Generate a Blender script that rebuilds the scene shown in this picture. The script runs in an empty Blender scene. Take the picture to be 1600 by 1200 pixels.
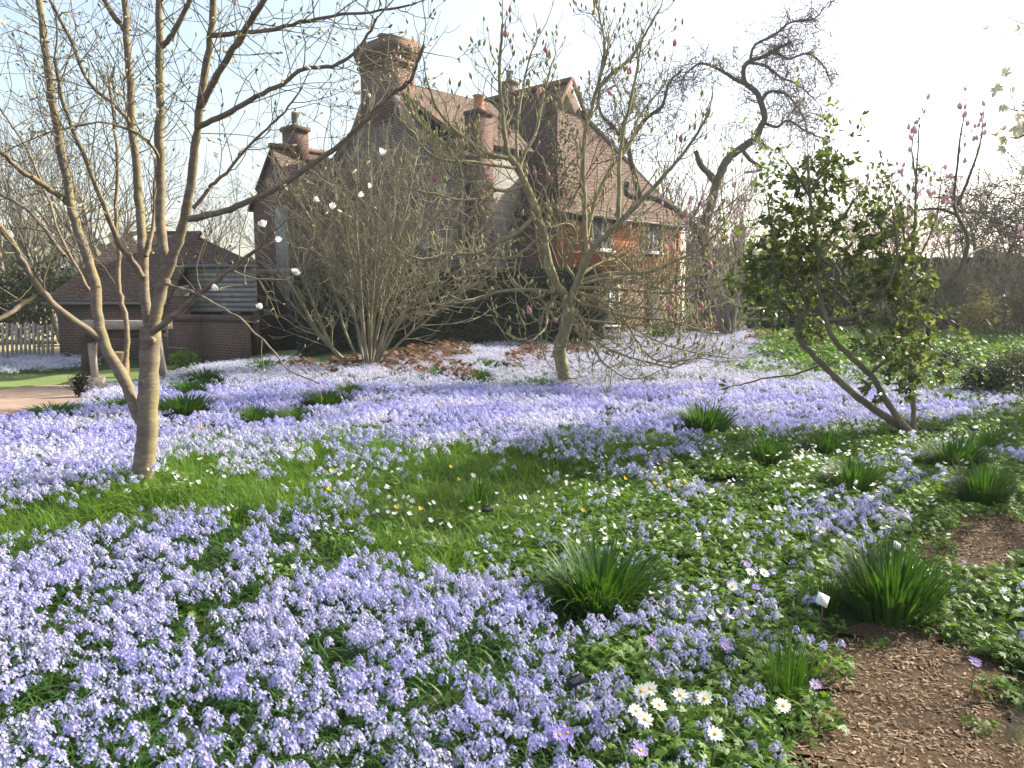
import bpy, math, random
import numpy as np
from mathutils import Vector

# ------------------------------------------------------------------ camera, sky, sun, exposure
SC = bpy.context.scene
F = 1230.0; TH = math.atan(150 / F); EYE = 1.65
cam_data = bpy.data.cameras.new('camera'); cam = bpy.data.objects.new('camera', cam_data)
SC.collection.objects.link(cam); SC.camera = cam
cam.location = (0, 0, EYE); cam.rotation_euler = (math.pi / 2 - TH, 0, 0)
cam_data.sensor_width = 36; cam_data.lens = 36 * F / 1600; cam_data.clip_start = 0.05; cam_data.clip_end = 2000

SUN_AZ = 63.0; SUN_EL = 34.0            # azimuth clockwise from straight ahead
world = bpy.data.worlds.new('World'); SC.world = world; world.use_nodes = True
wn = world.node_tree; wn.nodes.clear()
sky = wn.nodes.new('ShaderNodeTexSky'); sky.sky_type = 'NISHITA'; sky.sun_disc = False
sky.sun_elevation = math.radians(SUN_EL); sky.sun_rotation = math.radians(SUN_AZ)
sky.air_density = 1.0; sky.dust_density = 3.2; sky.ozone_density = 1.0
bg = wn.nodes.new('ShaderNodeBackground'); bg.inputs['Strength'].default_value = 0.14
wo = wn.nodes.new('ShaderNodeOutputWorld')
veil = wn.nodes.new('ShaderNodeMix'); veil.data_type = 'RGBA'; veil.blend_type = 'ADD'; veil.inputs[0].default_value = 1.0
veil.inputs[7].default_value = (0.62, 0.58, 0.36, 1)      # thin milky cloud over the whole sky
wn.links.new(sky.outputs[0], veil.inputs[6]); wn.links.new(veil.outputs[2], bg.inputs[0]); wn.links.new(bg.outputs[0], wo.inputs[0])
sd = bpy.data.lights.new('sun', 'SUN'); sd.energy = 5.0; sd.angle = math.radians(0.55); sd.color = (1, .945, .85)
sun = bpy.data.objects.new('sun', sd); SC.collection.objects.link(sun)
az, el = math.radians(SUN_AZ), math.radians(SUN_EL)
SV = Vector((math.sin(az) * math.cos(el), math.cos(az) * math.cos(el), math.sin(el)))
sun.rotation_euler = SV.to_track_quat('Z', 'Y').to_euler()
SC.view_settings.view_transform = 'Standard'; SC.view_settings.look = 'None'
SC.view_settings.exposure = 1.12; SC.view_settings.gamma = 1.0
SC.render.engine = 'CYCLES'
SC.cycles.max_bounces = 6; SC.cycles.volume_bounces = 0; SC.cycles.diffuse_bounces = 3; SC.cycles.transmission_bounces = 4
SC.cycles.transparent_max_bounces = 6; SC.cycles.caustics_reflective = False; SC.cycles.caustics_refractive = False
SC.cycles.use_denoising = True; SC.cycles.denoiser = 'OPENIMAGEDENOISE'; SC.cycles.denoising_input_passes = 'RGB_ALBEDO_NORMAL'; SC.cycles.denoising_prefilter = 'ACCURATE'

# ------------------------------------------------------------------ geometry helpers
CT, ST = math.cos(TH), math.sin(TH)
def ray(px, py):
    a = (px - 800) / F; b = (600 - py) / F
    return np.array([a, CT + b * ST, -ST + b * CT])
def P(px, py, Y):
    r = ray(px, py); return np.array([0, 0, EYE]) + r * (Y / r[1])
def smooth(t):
    t = np.clip(t, 0, 1); return t * t * (3 - 2 * t)
def terrain(x, y):
    x = np.asarray(x, float); y = np.asarray(y, float)
    z = -0.65 * smooth((-x - 2.5) / 7.5) * smooth((y - 9) / 14)
    z = z + 0.05 * np.sin(0.9 * x + 1.3) * np.sin(0.8 * y + .4) + 0.025 * np.sin(2.3 * x + .5 * y) * np.cos(1.9 * y)
    return z
def G(px, py):
    r = ray(px, py); z = 0.0
    for _ in range(12):
        t = (z - EYE) / r[2]; q = r * t
        z = float(terrain(q[0], q[1]))
    return np.array([q[0], q[1], z])
def proj(X):
    X = np.asarray(X, float); dz = X[:, 2] - EYE
    f = X[:, 1] * CT - dz * ST; u = X[:, 1] * ST + dz * CT
    return 800 + F * X[:, 0] / f, 600 - F * u / f

COL = SC.collection
def tag(o, label=None, cat=None, group=None, kind=None):
    if label: o['label'] = label
    if cat: o['category'] = cat
    if group: o['group'] = group
    if kind: o['kind'] = kind
    return o
def empty(name, loc, label, cat, group=None):
    o = bpy.data.objects.new(name, None); COL.objects.link(o); o.location = [float(v) for v in loc]
    o.empty_display_size = .1
    return tag(o, label, cat, group)

def mk_mesh(name, V, FL, mat=None, smooth_sh=False, uv=False):
    """V (n,3); FL a list of (m,k) index arrays"""
    V = np.asarray(V, np.float32).reshape(-1, 3)
    FL = [np.asarray(f, np.int32) for f in FL if len(f)]
    me = bpy.data.meshes.new(name)
    me.vertices.add(len(V)); me.vertices.foreach_set('co', V.ravel())
    loops = np.concatenate([f.ravel() for f in FL]) if FL else np.zeros(0, np.int32)
    tot = np.concatenate([np.full(len(f), f.shape[1], np.int32) for f in FL]) if FL else np.zeros(0, np.int32)
    start = np.concatenate([[0], np.cumsum(tot)[:-1]]).astype(np.int32) if len(tot) else tot
    me.loops.add(len(loops)); me.loops.foreach_set('vertex_index', loops)
    me.polygons.add(len(tot)); me.polygons.foreach_set('loop_start', start)
    me.polygons.foreach_set('loop_total', tot)
    me.update(calc_edges=True)
    if smooth_sh: me.polygons.foreach_set('use_smooth', np.ones(len(tot), bool))
    if uv:
        l = me.uv_layers.new(name='UVMap'); out = np.zeros((len(loops), 2), np.float32); k = 0
        for f in FL:
            for fc in f:
                p = V[fc].astype(float)
                n = np.zeros(3)
                for i in range(len(fc)):
                    a, b = p[i], p[(i + 1) % len(fc)]; n += np.cross(a, b)
                L = np.linalg.norm(n); n = n / L if L > 1e-12 else np.array([0, 0, 1.])
                h = np.cross([0, 0, 1.], n); hl = np.linalg.norm(h)
                if hl < .05: h = np.array([1., 0, 0]); w = np.array([0, 1., 0])
                else: h /= hl; w = np.cross(n, h)
                out[k:k + len(fc), 0] = p @ h; out[k:k + len(fc), 1] = p @ w; k += len(fc)
        l.data.foreach_set('uv', out.ravel())
    if mat: me.materials.append(mat)
    return me
def link(name, me, parent=None, loc=None):
    o = bpy.data.objects.new(name, me); COL.objects.link(o)
    if parent:
        o.parent = parent
    if loc is not None: o.location = [float(v) for v in loc]
    return o

class MB:
    """boxes, prisms and polygons gathered into one mesh (world coordinates)"""
    def __init__(s): s.v = []; s.f = {}
    def poly(s, pts):
        b = len(s.v); s.v += [tuple(map(float, p)) for p in pts]
        s.f.setdefault(len(pts), []).append(list(range(b, b + len(pts))))
    def hexa(s, p):          # 8 pts: bottom ring 0-3, top ring 4-7 (counter clockwise from above)
        b = len(s.v); s.v += [tuple(map(float, q)) for q in p]
        for q in ((3, 2, 1, 0), (4, 5, 6, 7), (0, 1, 5, 4), (1, 2, 6, 5), (2, 3, 7, 6), (3, 0, 4, 7)):
            s.f.setdefault(4, []).append([b + i for i in q])
    def prism(s, ring, off):  # ring of points extruded by vector off, closed
        n = len(ring); b = len(s.v); off = np.asarray(off)
        s.v += [tuple(map(float, p)) for p in ring] + [tuple(map(float, np.asarray(p) + off)) for p in ring]
        s.f.setdefault(n, []).append(list(range(b + n - 1, b - 1, -1)))
        s.f.setdefault(n, []).append(list(range(b + n, b + 2 * n)))
        for i in range(n):
            j = (i + 1) % n
            s.f.setdefault(4, []).append([b + i, b + j, b + n + j, b + n + i])
    def box(s, o, ax, ay, az):  # corner o with three edge vectors
        o, ax, ay, az = [np.asarray(q, float) for q in (o, ax, ay, az)]
        s.hexa([o, o + ax, o + ax + ay, o + ay, o + az, o + ax + az, o + ax + ay + az, o + ay + az])
    def beam(s, a, b, w, h):
        a = np.asarray(a, float); b = np.asarray(b, float); t = b - a; t /= np.linalg.norm(t)
        ref = np.array([0, 0, 1.]) if abs(t[2]) < .9 else np.array([0, 1., 0])
        x = np.cross(t, ref); x /= np.linalg.norm(x); y = np.cross(x, t)
        s.box(a - x * w / 2 - y * h / 2, x * w, t * np.linalg.norm(b - a), y * h)
    def lathe(s, c, prof, k=14):
        b = len(s.v); n = len(prof)
        for r, z in prof:
            for i in range(k):
                a = 2 * math.pi * i / k; s.v.append((c[0] + r * math.cos(a), c[1] + r * math.sin(a), c[2] + z))
        for j in range(n - 1):
            for i in range(k):
                s.f.setdefault(4, []).append([b + j * k + i, b + j * k + (i + 1) % k, b + (j + 1) * k + (i + 1) % k, b + (j + 1) * k + i])
        s.f.setdefault(k, []).append([b + (n - 1) * k + i for i in range(k)])
    def build(s, name, mat, parent=None, sm=False):
        V = np.array(s.v, float)
        if parent is not None: V = V - np.array(parent_world(parent))
        return link(name, mk_mesh(name, V, [np.array(f) for f in s.f.values()], mat, sm, True), parent)
def parent_world(o):
    p = np.array(o.location, float)
    while o.parent: o = o.parent; p = p + np.array(o.location, float)
    return p

class Tubes:
    def __init__(s): s.V = []; s.Fq = []; s.n = 0
    def add(s, pts, r, k=4):
        pts = np.asarray(pts, float); n = len(pts); r = np.asarray(r, float)
        t = np.empty_like(pts); t[1:-1] = pts[2:] - pts[:-2]; t[0] = pts[1] - pts[0]; t[-1] = pts[-1] - pts[-2]
        m = np.abs(pts[-1] - pts[0]); ref = np.zeros(3); ref[int(np.argmin(m))] = 1
        a = np.cross(t, ref); a /= (np.linalg.norm(a, axis=1)[:, None] + 1e-12)
        b = np.cross(t, a); b /= (np.linalg.norm(b, axis=1)[:, None] + 1e-12)
        th = np.arange(k) * (2 * math.pi / k)
        ring = pts[:, None, :] + r[:, None, None] * (np.cos(th)[None, :, None] * a[:, None, :] + np.sin(th)[None, :, None] * b[:, None, :])
        idx = np.arange(n * k).reshape(n, k) + s.n
        q = np.stack([idx[:-1], np.roll(idx[:-1], -1, 1), np.roll(idx[1:], -1, 1), idx[1:]], -1).reshape(-1, 4)
        s.V.append(ring.reshape(-1, 3)); s.Fq.append(q); s.n += n * k
    def build(s, name, mat, parent=None, sm=True):
        V = np.concatenate(s.V)
        if parent is not None: V = V - parent_world(parent)
        return link(name, mk_mesh(name, V, [np.concatenate(s.Fq)], mat, sm), parent)

def frames(D, roll):
    """rotation matrices (N,3,3) whose z column is D"""
    D = D / (np.linalg.norm(D, axis=1)[:, None] + 1e-12)
    ref = np.where(np.abs(D[:, 2:3]) < .9, np.array([[0, 0, 1.]]), np.array([[1., 0, 0]]))
    x = np.cross(ref, D); x /= np.linalg.norm(x, axis=1)[:, None]; y = np.cross(D, x)
    c, s_ = np.cos(roll)[:, None], np.sin(roll)[:, None]
    return np.stack([c * x + s_ * y, -s_ * x + c * y, D], -1)
def batch(name, tv, tf, R, pos, scale, mat, parent=None, sm=False):
    tv = np.asarray(tv, float); N = len(pos); K = len(tv)
    scale = np.asarray(scale, float)
    if scale.ndim == 1: scale = scale[:, None]
    V = np.einsum('nij,nkj->nki', R, tv[None] * scale[:, None, :]) + pos[:, None, :]
    V = V.reshape(-1, 3)
    if parent is not None: V = V - parent_world(parent)
    FL = []
    for k in sorted({len(f) for f in tf}):
        f = np.array([q for q in tf if len(q) == k])
        FL.append((f[None] + (np.arange(N) * K)[:, None, None]).reshape(-1, k))
    return link(name, mk_mesh(name, V, FL, mat, sm), parent)

# ------------------------------------------------------------------ materials
def newmat(name):
    m = bpy.data.materials.new(name); m.use_nodes = True; nt = m.node_tree; nt.nodes.clear()
    o = nt.nodes.new('ShaderNodeOutputMaterial'); return m, nt, o
def N(nt, t, **kw):
    n = nt.nodes.new(t)
    for k, v in kw.items():
        if k in n.inputs: n.inputs[k].default_value = v
        else: setattr(n, k, v)
    return n
def c4(c): return (c[0], c[1], c[2], 1)
def ramp(nt, fac, stops):
    r = nt.nodes.new('ShaderNodeValToRGB'); e = r.color_ramp.elements
    while len(e) < len(stops): e.new(.5)
    for q, (p, c) in zip(e, stops): q.position = p; q.color = c4(c)
    nt.links.new(fac, r.inputs[0]); return r.outputs[0]
def mix(nt, fac, a, b, mode='MIX'):
    n = nt.nodes.new('ShaderNodeMix'); n.data_type = 'RGBA'; n.blend_type = mode
    for s_, v in ((0, fac), (6, a), (7, b)):
        if isinstance(v, (int, float)): n.inputs[s_].default_value = v
        elif isinstance(v, tuple): n.inputs[s_].default_value = c4(v)
        else: nt.links.new(v, n.inputs[s_])
    return n.outputs[2]
def math_(nt, op, a, b=None):
    n = nt.nodes.new('ShaderNodeMath'); n.operation = op
    for i, v in enumerate((a, b)):
        if v is None: continue
        if isinstance(v, (int, float)): n.inputs[i].default_value = v
        else: nt.links.new(v, n.inputs[i])
    return n.outputs[0]
def noise(nt, scale, vec=None, detail=4, rough=.6):
    n = N(nt, 'ShaderNodeTexNoise', Scale=scale, Detail=detail, Roughness=rough)
    if vec is not None: nt.links.new(vec, n.inputs['Vector'])
    return n.outputs[0]

def leafmat(name, cols, trans=.35, rough=.55, spec=.3, tcol=None, patch=None, patch_scale=1.0):
    """cols: colour stops over a per-leaf / per-plant random; patch: (colour stops) chosen by slow noise over the plant position"""
    m, nt, o = newmat(name); L = nt.links
    oi = nt.nodes.new('ShaderNodeObjectInfo'); ge = nt.nodes.new('ShaderNodeNewGeometry')
    rnd = math_(nt, 'FRACT', math_(nt, 'ADD', math_(nt, 'MULTIPLY', oi.outputs['Random'], 1.0), math_(nt, 'MULTIPLY', ge.outputs['Random Per Island'], .45 if patch else 1.0)))
    col = ramp(nt, rnd, [(i / max(1, len(cols) - 1), c) for i, c in enumerate(cols)])
    if patch:
        nz = noise(nt, patch_scale, oi.outputs['Location'], 3, .6)
        f = ramp(nt, nz, [(.44, (0, 0, 0)), (.62, (1, 1, 1))])
        col2 = ramp(nt, rnd, [(i / max(1, len(patch) - 1), c) for i, c in enumerate(patch)])
        col = mix(nt, f, col, col2)
    b = N(nt, 'ShaderNodeBsdfPrincipled', Roughness=rough); b.inputs['Specular IOR Level'].default_value = spec
    L.new(col, b.inputs['Base Color'])
    t = nt.nodes.new('ShaderNodeBsdfTranslucent')
    if tcol: L.new(mix(nt, 1.0, col, tcol, 'MULTIPLY'), t.inputs[0])
    else: L.new(col, t.inputs[0])
    mx = nt.nodes.new('ShaderNodeMixShader'); mx.inputs[0].default_value = trans
    L.new(b.outputs[0], mx.inputs[1]); L.new(t.outputs[0], mx.inputs[2]); L.new(mx.outputs[0], o.inputs[0])
    return m
def barkmat(name, a, b, c, scale=9, stretch=(1, 1, .35), algae=None, bump=.5):
    m, nt, o = newmat(name); L = nt.links
    tc = nt.nodes.new('ShaderNodeTexCoord'); mp = nt.nodes.new('ShaderNodeMapping'); mp.inputs['Scale'].default_value = stretch
    L.new(tc.outputs['Object'], mp.inputs[0])
    n1 = noise(nt, scale, mp.outputs[0], 6, .65); n2 = noise(nt, scale * 5, mp.outputs[0], 3, .6)
    col = ramp(nt, n1, [(.3, a), (.52, b), (.72, c)])
    col = mix(nt, math_(nt, 'MULTIPLY', n2, .55), col, tuple(x * .45 for x in a))
    if algae:
        ge = nt.nodes.new('ShaderNodeNewGeometry'); sx = nt.nodes.new('ShaderNodeSeparateXYZ'); L.new(ge.outputs['Normal'], sx.inputs[0])
        n3 = noise(nt, 4, tc.outputs['Object'], 5, .7)
        f = math_(nt, 'MULTIPLY', ramp(nt, math_(nt, 'ADD', math_(nt, 'MULTIPLY', sx.outputs[0], .28), n3), [(.56, (0, 0, 0)), (.8, (1, 1, 1))]), .7)
        col = mix(nt, f, col, algae)
    p = N(nt, 'ShaderNodeBsdfPrincipled', Roughness=.85); p.inputs['Specular IOR Level'].default_value = .2
    L.new(col, p.inputs['Base Color'])
    bm = N(nt, 'ShaderNodeBump', Strength=bump, Distance=.02); L.new(n1, bm.inputs['Height']); L.new(bm.outputs[0], p.inputs['Normal'])
    L.new(p.outputs[0], o.inputs[0]); return m
def plain(name, col, rough=.7, var=.25, scale=6, spec=.3, metal=0):
    m, nt, o = newmat(name); tc = nt.nodes.new('ShaderNodeTexCoord')
    n = noise(nt, scale, tc.outputs['Object'], 5, .65)
    cc = ramp(nt, n, [(.25, tuple(x * (1 - var) for x in col)), (.75, tuple(min(1, x * (1 + var)) for x in col))])
    p = N(nt, 'ShaderNodeBsdfPrincipled', Roughness=rough, Metallic=metal); p.inputs['Specular IOR Level'].default_value = spec
    nt.links.new(cc, p.inputs['Base Color'])
    bm = N(nt, 'ShaderNodeBump', Strength=.25, Distance=.01); nt.links.new(n, bm.inputs['Height']); nt.links.new(bm.outputs[0], p.inputs['Normal'])
    nt.links.new(p.outputs[0], o.inputs[0]); return m
def brickmat(name, c1, c2, mortar, bw, rh, ms, stain=None, stain_amt=.6, stain_scale=.6, bump=.6, bias=0, dist=.02, squash=None, wob=0.02):
    m, nt, o = newmat(name); L = nt.links
    uv = nt.nodes.new('ShaderNodeUVMap'); tc = nt.nodes.new('ShaderNodeTexCoord')
    nv = N(nt, 'ShaderNodeTexNoise', Scale=1.6, Detail=3); L.new(tc.outputs['Object'], nv.inputs['Vector'])
    wobn = nt.nodes.new('ShaderNodeVectorMath'); wobn.operation = 'MULTIPLY_ADD'
    L.new(nv.outputs['Color'], wobn.inputs[0]); wobn.inputs[1].default_value = (wob, wob, 0); L.new(uv.outputs[0], wobn.inputs[2])
    bt = nt.nodes.new('ShaderNodeTexBrick'); L.new(wobn.outputs[0], bt.inputs['Vector'])
    bt.inputs['Color1'].default_value = c4(c1); bt.inputs['Color2'].default_value = c4(c2); bt.inputs['Mortar'].default_value = c4(mortar)
    bt.inputs['Scale'].default_value = 1; bt.inputs['Mortar Size'].default_value = ms; bt.inputs['Bias'].default_value = bias
    bt.inputs['Brick Width'].default_value = bw; bt.inputs['Row Height'].default_value = rh; bt.inputs['Mortar Smooth'].default_value = .3
    col = bt.outputs['Color']
    n0 = noise(nt, 14, tc.outputs['Object'], 4, .7)
    col = mix(nt, .5, col, ramp(nt, n0, [(.3, (.35, .35, .35)), (.7, (1, 1, 1))]), 'MULTIPLY')
    if stain:
        n1 = noise(nt, stain_scale, tc.outputs['Object'], 6, .7)
        f = math_(nt, 'MULTIPLY', ramp(nt, n1, [(.42, (0, 0, 0)), (.62, (1, 1, 1))]), stain_amt)
        col = mix(nt, f, col, stain)
    p = N(nt, 'ShaderNodeBsdfPrincipled', Roughness=.9); p.inputs['Specular IOR Level'].default_value = .15
    L.new(col, p.inputs['Base Color'])
    h = math_(nt, 'ADD', math_(nt, 'SUBTRACT', 1.0, bt.outputs['Fac']), math_(nt, 'MULTIPLY', n0, .5))
    bm = N(nt, 'ShaderNodeBump', Strength=bump, Distance=dist); L.new(h, bm.inputs['Height']); L.new(bm.outputs[0], p.inputs['Normal'])
    L.new(p.outputs[0], o.inputs[0]); return m

M = {}
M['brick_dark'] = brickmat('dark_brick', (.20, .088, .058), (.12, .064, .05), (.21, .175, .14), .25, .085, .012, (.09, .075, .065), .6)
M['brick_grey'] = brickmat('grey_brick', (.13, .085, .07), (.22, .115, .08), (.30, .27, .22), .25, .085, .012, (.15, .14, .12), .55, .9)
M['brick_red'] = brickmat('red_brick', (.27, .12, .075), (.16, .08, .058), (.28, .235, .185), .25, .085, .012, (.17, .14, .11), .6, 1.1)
M['flint'] = brickmat('flint_wall', (.33, .30, .26), (.22, .20, .18), (.36, .32, .27), .16, .11, .02, (.15, .14, .12), .6, wob=.12)
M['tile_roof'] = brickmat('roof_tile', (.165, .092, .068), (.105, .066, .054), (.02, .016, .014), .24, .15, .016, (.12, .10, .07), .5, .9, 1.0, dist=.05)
M['tile_roof_lit'] = brickmat('lit_roof_tile', (.25, .15, .11), (.165, .10, .078), (.035, .024, .02), .24, .15, .016, (.19, .16, .11), .5, .9, 1.0, dist=.05)  # lighter copy of the roof tile, sunlight put into the colour of sunny slopes
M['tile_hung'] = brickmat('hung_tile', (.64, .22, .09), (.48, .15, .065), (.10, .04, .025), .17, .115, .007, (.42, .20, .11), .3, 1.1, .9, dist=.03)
M['ridge'] = plain('ridge_tile', (.20, .115, .08), .85, .35, 9)
M['terracotta'] = plain('terracotta', (.50, .19, .10), .8, .25, 7)
M['stone'] = plain('weathered_stone', (.24, .21, .17), .9, .4, 8)
M['clay_pot_grey'] = plain('sooty_pot', (.17, .15, .13), .85, .4, 9)
M['black_iron'] = plain('black_iron', (.02, .02, .022), .5, .3, 20)
M['boards'] = plain('weathered_board', (.33, .31, .285), .85, .35, 3)
M['oak_grey'] = plain('weathered_oak', (.34, .28, .22), .85, .35, 5)
M['oak_dark'] = plain('dark_oak', (.075, .055, .042), .85, .4, 5)
M['dark'] = plain('dark_timber_and_shade', (.018, .016, .015), .8, .3, 8)  # dark doors; also stands in for shade inside the outbuilding opening
M['render'] = plain('grey_render', (.28, .28, .28), .9, .25, 4)
M['plaster'] = plain('cream_plaster', (.50, .43, .32), .9, .25, 4)
M['white_wood'] = plain('pale_window_wood', (.42, .40, .36), .6, .15, 12)
M['gutter'] = plain('pale_gutter', (.16, .17, .18), .5, .1, 9)
def glassmat():
    m, nt, o = newmat('leaded_glass'); L = nt.links
    uv = nt.nodes.new('ShaderNodeUVMap'); mp = nt.nodes.new('ShaderNodeMapping'); mp.inputs['Rotation'].default_value = (0, 0, math.radians(45)); L.new(uv.outputs[0], mp.inputs[0])
    bt = nt.nodes.new('ShaderNodeTexBrick'); bt.offset = 0; L.new(mp.outputs[0], bt.inputs['Vector'])
    for k, v in (('Scale', 1), ('Mortar Size', .008), ('Brick Width', .11), ('Row Height', .11)): bt.inputs[k].default_value = v
    nz = noise(nt, 9, uv.outputs[0], 2)
    p = N(nt, 'ShaderNodeBsdfPrincipled'); p.inputs['Specular IOR Level'].default_value = 1.0
    L.new(mix(nt, bt.outputs['Fac'], (.05, .06, .075), (.30, .30, .29)), p.inputs['Base Color'])
    L.new(math_(nt, 'ADD', math_(nt, 'MULTIPLY', bt.outputs['Fac'], .5), .08), p.inputs['Roughness'])
    bm = N(nt, 'ShaderNodeBump', Strength=.25, Distance=.02); L.new(nz, bm.inputs['Height']); L.new(bm.outputs[0], p.inputs['Normal'])
    L.new(p.outputs[0], o.inputs[0]); return m
M['glass'] = glassmat()
def groundmat(name, stops, s1=1.2, s2=14, bump=.6):
    m, nt, o = newmat(name); L = nt.links; tc = nt.nodes.new('ShaderNodeTexCoord')
    a = noise(nt, s1, tc.outputs['Object'], 6, .65); b = noise(nt, s2, tc.outputs['Object'], 5, .7)
    f = math_(nt, 'ADD', math_(nt, 'MULTIPLY', a, .6), math_(nt, 'MULTIPLY', b, .4))
    p = N(nt, 'ShaderNodeBsdfPrincipled', Roughness=.95); p.inputs['Specular IOR Level'].default_value = .1
    L.new(ramp(nt, f, stops), p.inputs['Base Color'])
    bm = N(nt, 'ShaderNodeBump', Strength=bump, Distance=.04); L.new(b, bm.inputs['Height']); L.new(bm.outputs[0], p.inputs['Normal'])
    L.new(p.outputs[0], o.inputs[0]); return m
M['soil'] = groundmat('leafy_soil', [(.3, (.018, .022, .008)), (.5, (.035, .05, .014)), (.7, (.06, .075, .022))])
M['mulch'] = groundmat('bark_mulch', [(.3, (.045, .03, .016)), (.5, (.11, .072, .04)), (.7, (.19, .13, .075))], 2, 40, 1)
M['lawn'] = groundmat('mown_lawn', [(.3, (.10, .145, .036)), (.6, (.17, .215, .07))], .8, 60, .4)
M['field'] = groundmat('dry_field', [(.3, (.30, .24, .13)), (.6, (.42, .35, .20))], .4, 8, .3)
M['path'] = brickmat('path_brick', (.40, .26, .18), (.32, .20, .14), (.26, .20, .15), .22, .11, .008, (.36, .30, .22), .6, 1.2, .3)
M['paving'] = groundmat('mossy_paving', [(.38, (.10, .10, .03)), (.5, (.17, .15, .07)), (.66, (.34, .30, .24))], 4, 30, .5)

M['bark_magnolia'] = barkmat('magnolia_bark', (.15, .108, .088), (.255, .187, .152), (.36, .28, .235), 9, (1, 1, 2.6), (.26, .225, .09), .5)
M['bark_mossy'] = barkmat('lichen_bark', (.18, .15, .09), (.32, .275, .17), (.47, .42, .28), 9, (1, 1, .6), (.30, .28, .11), .5)
M['bark_dark'] = barkmat('dark_bark', (.065, .05, .04), (.11, .085, .068), (.17, .135, .11), 8, (1, 1, .4), (.10, .10, .03), .6)
M['bark_twig'] = barkmat('twig_bark', (.15, .12, .085), (.23, .185, .13), (.33, .275, .19), 5, (1, 1, 1), (.25, .23, .09), .1)
M['bark_twisted'] = barkmat('twisted_bark', (.10, .08, .066), (.15, .122, .10), (.22, .18, .15), 8, (1, 1, .4), (.15, .14, .05), .6)
M['bark_shrub'] = barkmat('shrub_bark', (.21, .175, .125), (.30, .26, .185), (.42, .37, .27), 5, (1, 1, 1), (.29, .27, .13), .1)
M['bark_rosy'] = barkmat('rosy_twig_bark', (.12, .075, .06), (.18, .115, .095), (.24, .16, .13), 5, (1, 1, 1), None, .1)
M['bark_grey'] = barkmat('grey_bark', (.15, .125, .10), (.22, .19, .155), (.30, .26, .21), 5, (1, 1, .5), None, .2)
M['bud_green'] = leafmat('downy_bud', [(.22, .20, .11), (.40, .36, .18), (.52, .46, .26), (.16, .14, .09)], .25)
M['bud_yellow'] = leafmat('yellow_green_bud', [(.30, .27, .10), (.46, .40, .16), (.24, .20, .09)], .3)
M['petal_white'] = leafmat('white_petal', [(.82, .80, .74), (.86, .85, .80)], .45)
M['petal_cream'] = leafmat('cream_petal', [(.70, .66, .48), (.80, .76, .62), (.62, .60, .42)], .45)
M['petal_pink'] = leafmat('pink_petal', [(.50, .20, .30), (.62, .32, .40), (.40, .16, .22), (.55, .32, .30)], .4)
M['petal_rose'] = leafmat('rose_petal', [(.66, .42, .50), (.74, .54, .60), (.56, .36, .44)], .45)
M['leaf_evergreen'] = leafmat('glossy_evergreen_leaf', [(.045, .065, .02), (.075, .105, .03), (.125, .15, .045), (.20, .20, .075)], .42, .33, .5, (1.5, 1.6, .6))
M['leaf_yew'] = leafmat('yew_leaf', [(.018, .028, .010), (.03, .045, .015), (.045, .06, .02)], .2, .6)
M['leaf_dark'] = leafmat('dark_leaf', [(.015, .026, .01), (.03, .048, .015), (.075, .085, .025)], .25, .5)
M['leaf_bright'] = leafmat('bright_leaf', [(.12, .20, .03), (.20, .30, .05), (.09, .15, .025)], .4, .45)
M['leaf_gold'] = leafmat('golden_leaf', [(.20, .17, .04), (.28, .24, .06), (.12, .12, .035), (.24, .15, .05)], .4)
M['leaf_olive'] = leafmat('olive_leaf', [(.07, .08, .025), (.11, .11, .035), (.05, .06, .02)], .35)
M['leaf_red'] = leafmat('russet_leaf', [(.17, .065, .045), (.24, .11, .07), (.13, .06, .035), (.20, .15, .07), (.10, .10, .03)], .4)
M['leaf_clump'] = leafmat('strap_leaf', [(.025, .066, .01), (.04, .10, .014), (.064, .14, .022), (.032, .08, .012)], .36, .5, .22, (1.3, 1.3, .5))
M['leaf_strap'] = leafmat('squill_leaf', [(.03, .08, .014), (.05, .12, .022), (.08, .155, .03)], .35, .5, .25, (1.2, 1.3, .5))
M['grass_long'] = leafmat('long_grass', [(.07, .155, .012), (.11, .215, .02), (.16, .27, .03), (.08, .17, .016)], .42, .5, .3, (1.3, 1.3, .5))
M['grass_pale'] = leafmat('pale_grass', [(.11, .19, .035), (.17, .25, .06), (.24, .28, .11)], .42, .5)
M['leaf_fern'] = leafmat('ferny_leaf', [(.055, .12, .02), (.09, .18, .03), (.14, .235, .04), (.18, .26, .05)], .42, .5, .3, (1.2, 1.25, .5))
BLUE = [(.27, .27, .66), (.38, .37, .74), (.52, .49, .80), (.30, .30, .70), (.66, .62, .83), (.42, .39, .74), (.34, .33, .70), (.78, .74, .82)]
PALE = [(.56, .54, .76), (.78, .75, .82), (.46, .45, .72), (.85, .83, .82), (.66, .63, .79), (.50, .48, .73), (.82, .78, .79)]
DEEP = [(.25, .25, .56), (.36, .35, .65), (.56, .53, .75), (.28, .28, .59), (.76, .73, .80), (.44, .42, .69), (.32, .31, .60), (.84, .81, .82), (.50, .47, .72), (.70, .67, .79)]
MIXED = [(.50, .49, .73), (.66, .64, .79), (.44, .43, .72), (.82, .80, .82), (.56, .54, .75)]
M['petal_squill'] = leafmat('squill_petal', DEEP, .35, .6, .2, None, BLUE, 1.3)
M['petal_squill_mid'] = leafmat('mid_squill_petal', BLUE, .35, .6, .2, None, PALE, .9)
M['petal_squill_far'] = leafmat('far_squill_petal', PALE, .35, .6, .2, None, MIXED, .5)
M['petal_violet'] = leafmat('violet_petal', [(.40, .28, .75), (.48, .36, .80)], .4)
M['petal_yellow'] = leafmat('yellow_petal', [(.80, .50, .03), (.85, .62, .08)], .4)
M['petal_primrose'] = leafmat('primrose_petal', [(.75, .72, .30), (.80, .78, .42)], .4)
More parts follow.
